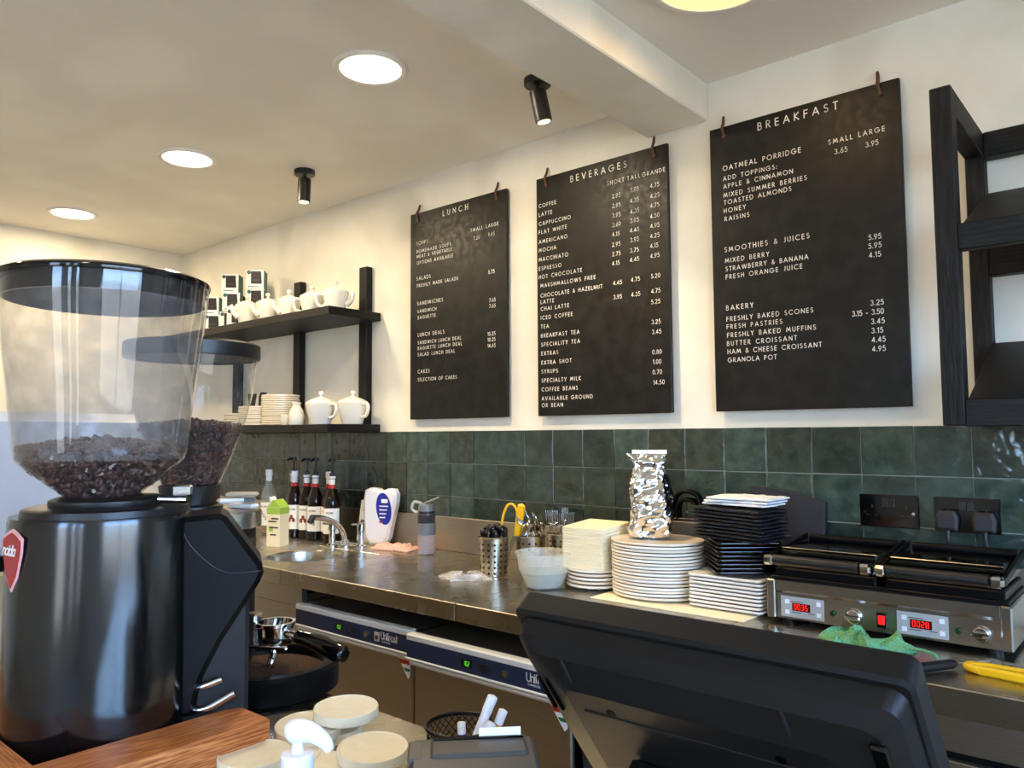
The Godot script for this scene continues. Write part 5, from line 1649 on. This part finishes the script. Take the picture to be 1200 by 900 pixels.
func grinder_one() -> void:
	var at := Vector3(1.702, TOP, 1.757)
	var t := thing("coffee_grinder", "big black coffee grinder with red badge in the wooden frame", "coffee grinder", at, 60.0)
	# D-shaped body, waisted towards the foot
	var rows := []
	for l in [[0.002, 0.82], [0.006, 0.88], [0.022, 0.945], [0.05, 0.985], [0.10, 1.0], [0.30, 0.985], [0.345, 0.98], [0.353, 0.965]]:
		var ring := []
		for j in 64:
			var a := TAU * j / 64
			var ca := cos(a)
			var x: float = 0.132 * ca
			var z: float = -0.132 * sin(a)
			if ca > 0.85:
				x = 0.132 * 0.85 + (x - 0.132 * 0.85) * 0.3
			ring.append(Vector3(x * l[1], l[0], z * l[1]))
		rows.append(ring)
	var b := MB.new()
	b.patch(rows, true)
	b.fan(rows[0], true)
	b.fan(rows[-1])
	part(t, "body", b, M.grinder_black)
	part(t, "top_rim", lat([Vector2(0.116, 0.350), Vector2(0.114, 0.362), Vector2(0.106, 0.365), Vector2(0.0001, 0.366)], 48), M.black_plastic)
	# front cover with the spout, and the column under it
	var c := MB.new()
	c.prism([Vector2(0.078, 0.345), Vector2(0.078, 0.05), Vector2(0.130, 0.055), Vector2(0.135, 0.088), Vector2(0.142, 0.112), Vector2(0.165, 0.158), Vector2(0.195, 0.205), Vector2(0.219, 0.243), Vector2(0.225, 0.258), Vector2(0.222, 0.272), Vector2(0.170, 0.345), Vector2(0.161, 0.350)], -0.060, 0.060, 0.008, 26)
	var fc := part(t, "front_cover", c, M.black_satin)
	part(fc, "seam", tb(curve([Vector3(0.110, 0.342, 0.0605), Vector3(0.114, 0.315, 0.0605), Vector3(0.140, 0.283, 0.0605), Vector3(0.172, 0.262, 0.0605), Vector3(0.220, 0.262, 0.0605)], 6), 0.0009, 6), M.black_gloss)
	part(t, "front_column", bx(Vector3(0.150, 0.125, 0), Vector3(0.11, 0.246, 0.10), 0.006), M.black_matt)
	for k in 2:
		part(t, "fork_arm", tb(curve([Vector3(0.130, 0.062 + 0.032 * k, 0.052), Vector3(0.150 - 0.006 * k, 0.066 + 0.032 * k, 0.060), Vector3(0.186 - 0.018 * k, 0.085 + 0.022 * k, 0.064)], 5), 0.0058, 10), M.cutlery_steel)
	# shield badge on the rear of the body
	var sh := [Vector2(0.0, -0.042), Vector2(0.016, -0.022), Vector2(0.027, 0.012), Vector2(0.028, 0.032), Vector2(0.012, 0.040), Vector2(0.0, 0.044), Vector2(-0.012, 0.040), Vector2(-0.028, 0.032), Vector2(-0.027, 0.012), Vector2(-0.016, -0.022)]
	var bd := MB.new()
	bd.prism(sh, 0, 0.003, 0.0008)
	var badge := part(t, "badge", bd, M.badge_rim, Vector3.ZERO, "red shield badge with white script")
	var bi := MB.new()
	bi.prism(sh.map(func(q): return q * 0.88), 0, 0.0012)
	part(badge, "enamel", bi, M.badge_red, Vector3(0, 0, 0.0026))
	part(badge, "lettering", lettering("noidia", 0.0135, 0.10, 0.2, 0.35), M.letter_white, Vector3(-0.0235, 0.008, 0.0042))
	var ba := deg_to_rad(-143.0)
	badge.transform = Transform3D(Basis(Vector3.UP, PI / 2 + ba), Vector3(cos(ba), 0, -sin(ba)) * 0.1295 + Vector3(0, 0.298, 0))
	# neck hardware
	part(t, "adjuster_ring", lat([Vector2(0.078, 0.364), Vector2(0.080, 0.367), Vector2(0.080, 0.374), Vector2(0.07, 0.378), Vector2(0.05, 0.379)], 48), M.black_plastic)
	part(t, "clamp_screw", tb([Vector3(0.075, 0.374, 0.05), Vector3(0.115, 0.374, 0.066)], 0.006, 12), M.chrome)
	part(t, "latch", bx(Vector3(0.105, 0.385, 0.03), Vector3(0.03, 0.018, 0.02), 0.003), M.cutlery_steel)
	# hopper
	var prof := [Vector2(0.046, 0.368), Vector2(0.050, 0.378), Vector2(0.078, 0.400), Vector2(0.107, 0.424), Vector2(0.1155, 0.434), Vector2(0.118, 0.446), Vector2(0.127, 0.53), Vector2(0.136, 0.60), Vector2(0.1440, 0.672), Vector2(0.146, 0.700)]
	var h := MB.new()
	h.lathe(prof, 72, 1, 1, 50)
	var off := Vector3(-0.009, 0, 0)
	part(t, "hopper", h, M.hopper_clear, off, "clear tapering hopper")
	var bl := MB.new()
	bl.lathe(prof.slice(4, 9).map(func(q): return Vector2(q.x - 0.0025, q.y)), 72, 1, 1, 50)
	part(t, "coffee_film", bl, M.bloom, off, "hazy film of coffee oil inside the hopper")
	var lid := part(t, "lid", lat([Vector2(0.0001, 0.700), Vector2(0.142, 0.700), Vector2(0.147, 0.698), Vector2(0.1485, 0.702), Vector2(0.1475, 0.706), Vector2(0.14, 0.710), Vector2(0.0001, 0.713)], 72), M.black_gloss, off)
	part(lid, "inner_skirt", lat([Vector2(0.1365, 0.700), Vector2(0.1365, 0.672), Vector2(0.1395, 0.672), Vector2(0.1395, 0.700)], 72), M.black_gloss)
	var w := func(y): return lerp_profile(prof, y)
	beans("coffee_beans", "dark roast beans in the big grinder's nearly empty hopper", at + Basis(Vector3.UP, deg_to_rad(60.0)) * off, w, 0.376, 0.452, 0.016, 1500, 31)

func grinder_two() -> void:
	var at := Vector3(1.481, TOP, 1.517)
	var t := thing("coffee_grinder", "smaller coffee grinder with steel top band and full hopper", "coffee grinder", at, 30)
	part(t, "base", lat([Vector2(0.0001, 0), Vector2(0.105, 0.0), Vector2(0.11, 0.004), Vector2(0.11, 0.035), Vector2(0.105, 0.042), Vector2(0.0001, 0.042)], 40), M.black_satin)
	part(t, "body", lat([Vector2(0.09, 0.04), Vector2(0.094, 0.05), Vector2(0.094, 0.295)], 40), M.black_satin, Vector3(0.032, 0, 0))
	part(t, "steel_band", lat([Vector2(0.096, 0.292), Vector2(0.104, 0.294), Vector2(0.104, 0.322), Vector2(0.102, 0.326), Vector2(0.094, 0.328), Vector2(0.0001, 0.329)], 48), M.steel, Vector3(0.032, 0, 0), "bright steel top band")
	part(t, "switch_block", bx(Vector3(0.128, 0.255, 0.02), Vector3(0.022, 0.05, 0.05), 0.004), M.black_plastic)
	part(t, "switch_block", bx(Vector3(0.126, 0.205, 0.02), Vector3(0.02, 0.022, 0.05), 0.004), M.black_plastic)
	var fk := part(t, "portafilter_fork", bx(Vector3(0.135, 0.105, 0.0), Vector3(0.03, 0.06, 0.03), 0.004), M.steel)
	for s in [-1, 1]:
		part(fk, "prong", bx(Vector3(0.175, 0.080, s * 0.028), Vector3(0.09, 0.007, 0.008), 0.002), M.chrome)
	# round grounds tray in front
	var tr := part(t, "grounds_tray", lat([Vector2(0.0001, 0.0), Vector2(0.128, 0.0), Vector2(0.132, 0.004), Vector2(0.133, 0.044), Vector2(0.129, 0.050), Vector2(0.108, 0.050), Vector2(0.103, 0.044), Vector2(0.101, 0.034), Vector2(0.0001, 0.032)], 56), M.black_satin, Vector3(0.165, 0, 0.0))
	part(tr, "spilled_grounds", lat([Vector2(0.098, 0.034), Vector2(0.085, 0.036), Vector2(0.05, 0.039), Vector2(0.0001, 0.041)], 36), M.grounds, Vector3.ZERO, "spilled ground coffee")
	# neck and hopper
	part(t, "neck", lat([Vector2(0.060, 0.328), Vector2(0.060, 0.334), Vector2(0.052, 0.338), Vector2(0.058, 0.372), Vector2(0.056, 0.374)], 40), M.black_plastic)
	var prof := [Vector2(0.049, 0.372), Vector2(0.054, 0.378), Vector2(0.074, 0.425), Vector2(0.097, 0.490), Vector2(0.112, 0.550), Vector2(0.119, 0.61), Vector2(0.121, 0.628)]
	var h := MB.new()
	h.lathe(prof, 64, 1, 1, 50)
	part(t, "hopper", h, M.hopper_clear, Vector3.ZERO, "clear tulip-shaped hopper")
	part(t, "lid", lat([Vector2(0.0001, 0.622), Vector2(0.119, 0.622), Vector2(0.124, 0.618), Vector2(0.1255, 0.621), Vector2(0.1255, 0.644), Vector2(0.122, 0.648), Vector2(0.0001, 0.651)], 64), M.black_plastic)
	var w := func(y): return lerp_profile(prof, y)
	beans("coffee_beans", "dark roast beans filling half the smaller grinder's hopper", at, w, 0.378, 0.488, 0.012, 1900, 32)
	# sachets left on the steel top
	var dir := Vector3(cos(deg_to_rad(30)), 0, -sin(deg_to_rad(30)))
	var pos := [Vector3(0.105, 0.330, -0.012), Vector3(0.098, 0.342, 0.012), Vector3(0.112, 0.342, -0.020), Vector3(0.112, 0.353, 0.004)]
	var lab := ["white paper sachet lying lowest on the grinder's steel top", "white paper sachet crossed over the others on the grinder's steel top", "pale grey paper sachet at the back of the grinder's steel top", "orange and white sachet on top of the sachets on the grinder"]
	for k in 4:
		var q: Vector3 = Basis(Vector3.UP, deg_to_rad(30)) * pos[k]
		var sb := MB.new()
		sb.prism(rrect(0.058, 0.026, 0.003, 2), -0.004, 0.004, 0.0035, 50)
		var o := solo("sachet", sb, [M.card_white, M.card_white, M.grey_lid, M.stone_beige][k], lab[k], "sachet", at + q, 0, "sachets on the grinder")
		o.rotation_degrees = Vector3(-90, [20, 75, -30, 40][k], 0)
		o.position.y += 0.004
	# portafilter resting in the fork
	var pf := thing("portafilter", "chrome portafilter with black handle resting on the grinder fork", "portafilter", at + Basis(Vector3.UP, deg_to_rad(30)) * Vector3(0.182, 0, 0) + Vector3(0, 0.085, 0), 8)
	part(pf, "basket", lat([Vector2(0.012, -0.012), Vector2(0.028, -0.006), Vector2(0.033, 0.004), Vector2(0.034, 0.028), Vector2(0.036, 0.03), Vector2(0.036, 0.036), Vector2(0.031, 0.036), Vector2(0.029, 0.012), Vector2(0.0001, 0.008)], 36), M.chrome)
	part(pf, "spout", tb(curve([Vector3(0, -0.006, 0), Vector3(0.0, -0.022, 0.004), Vector3(0.004, -0.034, 0.012), Vector3(0.004, -0.044, 0.014)], 5), 0.007, 10), M.chrome)
	part(pf, "neck", tb([Vector3(0.030, 0.018, 0), Vector3(0.065, 0.016, 0)], [0.009, 0.0075], 14), M.chrome)
	part(pf, "handle", tb(curve([Vector3(0.062, 0.016, 0), Vector3(0.068, 0.016, 0), Vector3(0.10, 0.014, 0), Vector3(0.145, 0.006, 0), Vector3(0.175, 0.0, 0), Vector3(0.180, -0.001, 0)], 3), [0.010, 0.013, 0.0135, 0.0125, 0.013, 0.0135, 0.0145, 0.0155, 0.0165, 0.017, 0.017, 0.0165, 0.0155, 0.013, 0.009, 0.005], 18), M.black_gloss)

func machine() -> void:
	var t := thing("machine_casing", "pale glossy machine casing showing behind the big grinder", "machine", Vector3(0.86, TOP, 1.70), 12)
	part(t, "base", bx(Vector3(0, 0.10, 0), Vector3(0.56, 0.20, 0.44), 0.006), M.stone_beige)
	part(t, "groove", bx(Vector3(0, 0.215, 0), Vector3(0.54, 0.03, 0.42), 0.003), M.black_satin)
	part(t, "casing", bx(Vector3(0, 0.375, 0), Vector3(0.56, 0.29, 0.44), 0.02), M.machine_white)

# ---------------------------------------------------------------- small things on the front counter
func front_things() -> void:
	var lid := lat([Vector2(0.0001, 0.0015), Vector2(0.045, 0.0015), Vector2(0.0465, 0.0), Vector2(0.0485, 0.0), Vector2(0.0495, 0.002), Vector2(0.0500, 0.0125), Vector2(0.0490, 0.0145), Vector2(0.0470, 0.0145), Vector2(0.0455, 0.0132), Vector2(0.0001, 0.0130)], 56).mesh()
	var L := [
		[Vector3(1.951, TOP, 1.606), "cream card cup lid lowest in the pile beside the wooden frame", 0.0],
		[Vector3(1.912, TOP + 0.015, 1.541), "cream card cup lid tilted under the topmost lid", 3.5],
		[Vector3(1.934, TOP + 0.032, 1.487), "topmost cream card cup lid of the pile by the frame", 2.0],
		[Vector3(2.012, TOP, 1.600), "cream card cup lid flat on the steel behind the pump bottle", 0.0],
		[Vector3(2.056, TOP + 0.0155, 1.533), "cream card cup lid overlapping another beside the receipt printer", 3.0],
		[Vector3(1.948, TOP + 0.0152, 1.652), "cream card cup lid nearest the wooden frame end", 0.0]]
	for l in L:
		var o := solo("cup_lid", lid, M.lid_card, l[1], "cup lid", l[0], 0, "cream card cup lids")
		o.rotation_degrees = Vector3(l[2] * 0.6, 0, -l[2])
	# two flat lids carry the tilted ones
	solo("cup_lid", lid, M.lid_card, "cream card cup lid hidden under the topmost lids", "cup lid", Vector3(1.908, TOP, 1.497), 0, "cream card cup lids")
	# pump bottle
	var t := thing("pump_bottle", "white pump bottle before the card lids", "bottle", Vector3(2.162, TOP, 1.728), 28)
	part(t, "body", lat([Vector2(0.0001, 0), Vector2(0.026, 0), Vector2(0.029, 0.004), Vector2(0.029, 0.065), Vector2(0.020, 0.082), Vector2(0.016, 0.086)], 28), M.white_plastic)
	part(t, "collar", lat([Vector2(0.0175, 0.085), Vector2(0.0185, 0.087), Vector2(0.0185, 0.106), Vector2(0.017, 0.108), Vector2(0.0001, 0.1085)], 28), M.white_plastic)
	part(t, "stem", lat([Vector2(0.007, 0.108), Vector2(0.006, 0.125)], 16), M.white_plastic)
	var hd := MB.new()
	hd.tube(curve([Vector3(-0.012, 0.128, 0), Vector3(0.0, 0.132, 0), Vector3(0.018, 0.131, 0), Vector3(0.034, 0.122, 0), Vector3(0.040, 0.113, 0)], 4), [0.006, 0.0105, 0.013, 0.0135, 0.0135, 0.013, 0.0125, 0.012, 0.011, 0.0102, 0.0094, 0.0088, 0.0082, 0.0076, 0.007, 0.006, 0.005], 14)
	part(t, "pump_head", hd, M.white_plastic)
	# receipt printer
	t = thing("receipt_printer", "dark grey receipt printer between the lids and the till screen", "printer", Vector3(2.378, TOP, 1.662), 46)
	var pr := MB.new()
	pr.t = Transform3D(Basis(Vector3(0, 0, 1), Vector3(0, 1, 0), Vector3(-1, 0, 0)), Vector3(0.068, 0, 0))
	pr.prism([Vector2(-0.072, 0.0), Vector2(0.085, 0.0), Vector2(0.085, 0.075), Vector2(0.062, 0.108), Vector2(-0.02, 0.130), Vector2(-0.072, 0.130)], 0.0, 0.136, 0.005)
	part(t, "body", pr, M.printer_grey)
	part(t, "cover", bx(Vector3(0.006, 0.1275, -0.045), Vector3(0.104, 0.012, 0.05), 0.003), M.printer_grey)
	part(t, "paper_slot", bx(Vector3(0.006, 0.134, -0.062), Vector3(0.10, 0.003, 0.007), 0.001), M.black_gloss)
	part(t, "side_groove", bx(Vector3(-0.062, 0.122, -0.045), Vector3(0.016, 0.017, 0.05), 0.002), M.grey_plastic)
	part(t, "receipt", bx(Vector3(0.030, 0.138, -0.0625), Vector3(0.046, 0.012, 0.0006), 0), M.card_white)
	# wire pen cup
	t = thing("pen_cup", "black wire mesh pen cup behind the receipt printer", "pen holder", Vector3(2.222, TOP, 1.525))
	var rim := []
	for k in 33:
		var a := TAU * k / 32
		rim.append(Vector3(cos(a) * 0.044, 0.095, -sin(a) * 0.044))
	part(t, "rim", tb(rim, 0.0028, 8), M.black_satin)
	part(t, "base", lat([Vector2(0.0001, 0.003), Vector2(0.0001, 0.0), Vector2(0.037, 0.0), Vector2(0.038, 0.003)], 28), M.black_satin)
	for s in [-1, 1]:
		var ms := MB.new()
		for k in 30:
			var pts := []
			for i in 9:
				var v := i / 8.0
				var a: float = TAU * k / 30.0 + s * v * 1.9
				var r := lerpf(0.038, 0.0435, v)
				pts.append(Vector3(cos(a) * r, v * 0.095, -sin(a) * r))
			ms.tube(pts, 0.0007, 4, false)
		part(t, "mesh_wires", ms, M.black_satin)
	var pens := [[Vector3(2.215, 0, 1.532), Vector3(2.252, 1.031, 1.496), M.white_plastic, 0.0062, "white marker pen standing tallest in the pen cup"], [Vector3(2.228, 0, 1.512), Vector3(2.262, 1.013, 1.487), M.yellow, 0.0055, "yellow pen with white cap in the pen cup"], [Vector3(2.208, 0, 1.548), Vector3(2.262, 1.002, 1.508), M.card_white, 0.0066, "white stick pen lying low in the pen cup"], [Vector3(2.225, 0, 1.520), Vector3(2.218, 0.997, 1.520), M.blue_label, 0.005, "blue pen with white clip in the pen cup"]]
	for p in pens:
		var a: Vector3 = Vector3(p[0].x, TOP + 0.008, p[0].z)
		var d: Vector3 = p[1] - a
		var n := thing("pen", p[4], "pen", a, 0, "pens in the wire cup")
		part(n, "barrel", tb([Vector3.ZERO, d * 0.1, d * 0.84], [0.001, p[3], p[3]], 12), p[2])
		part(n, "cap", tb([d * 0.84, d * 0.99, d], [p[3] * 1.1, p[3] * 1.1, p[3] * 0.7], 12), M.white_plastic)

# ---------------------------------------------------------------- till screen seen from behind
func till() -> void:
	var t := thing("till_screen", "big black till monitor seen from behind, tilted back", "monitor", Vector3(2.5875, TOP, 1.5))
	var up := Vector3(0, 0.79305, 0.60915).normalized()
	var back := Vector3(0, -0.60915, 0.79305).normalized()
	var T := Transform3D(Basis(Vector3.RIGHT, up, back), Vector3(0, 1.2 - TOP, 1.598 - 1.5))
	var w := 0.195
	var hh := 0.31
	var b := MB.new()                                 # slab with screen side at z=0
	b.t = T
	b.prism(rrect(2 * w, hh, 0.010, 4, Vector2(0, -hh / 2)), 0.0, 0.030, 0.0035, 40)
	part(t, "bezel", b, M.till_black)
	b = MB.new()
	b.t = T
	b.box(Vector3(0, -hh / 2, -0.0006), Vector3(2 * w - 0.04, hh - 0.04, 0.001), 0)
	part(t, "screen", b, M.black_gloss)
	# swelling rear shell: stepped, sides drawn in
	b = MB.new()
	b.t = T
	var rows := []
	for l in [[0.006, 0.030], [0.010, 0.046], [0.024, 0.058], [0.060, 0.066]]:
		var ring := []
		for q in rrect(2 * w - 2 * l[0], hh - 2 * l[0], 0.014, 4, Vector2(0, -hh / 2 - 0.003)):
			ring.append(Vector3(q.x, q.y, l[1]))
		rows.append(ring)
	for i in 3:
		b.patch([rows[i], rows[i + 1]], true)
	b.fan(rows[3])
	var shell := part(t, "rear_shell", b, M.till_black)
	for q in [[-0.12, 0.0], [0.10, 0.0]]:
		b = MB.new()
		b.t = T
		b.box(Vector3(q[0], -0.058, 0.0625), Vector3(0.0016, 0.070, 0.003), 0)
		part(shell, "panel_joint", b, M.black_matt)
	b = MB.new()
	b.t = T
	b.box(Vector3(-0.01, -0.092, 0.0658), Vector3(0.22, 0.0016, 0.002), 0)
	part(shell, "panel_joint", b, M.black_matt)
	for x in [-0.085, 0.085]:
		b = MB.new()
		b.t = T
		b.tube([Vector3(x, -0.084, 0.064), Vector3(x, -0.084, 0.0668)], 0.005, 14)
		part(shell, "screw_hole", b, M.black_gloss)
	for x in [-0.168, -0.158]:
		b = MB.new()
		b.t = T
		b.box(Vector3(x, -0.085, 0.0615), Vector3(0.004, 0.05, 0.004), 0.001)
		part(shell, "vent_slot", b, M.black_gloss)
	b = MB.new()
	b.t = T
	b.box(Vector3(0.170, -0.062, 0.062), Vector3(0.014, 0.05, 0.006), 0.002)
	part(shell, "vent_slot", b, M.black_gloss)
	# hinge plate and foot
	b = MB.new()
	b.t = T
	b.prism([Vector2(-0.085, -0.30), Vector2(0.115, -0.30), Vector2(0.115, -0.152), Vector2(-0.085, -0.152)], 0.064, 0.092, 0.006)
	part(t, "mount_plate", b, M.black_satin)
	part(t, "stand_neck", bx(Vector3(0.015, 0.075, -0.01), Vector3(0.14, 0.15, 0.05), 0.008), M.black_satin)
	part(t, "stand_foot", bx(Vector3(0.015, 0.010, 0.04), Vector3(0.24, 0.020, 0.22), 0.006), M.black_satin)

func _ready() -> void:
	camera_and_light()
	make_glyphs()
	materials()
	room()
	ceiling_lights()
	back_counter()
	fridges()
	front_counter()
	boards()
	wall_shelf()
	rack()
	grill()
	grinder_one()
	grinder_two()
	machine()
	till()
	coffee_boxes()
	crockery()
	sink_end()
	cutlery()
	crockery_stacks()
	counter_extras()
	sockets()
	by_the_grill()
	front_things()
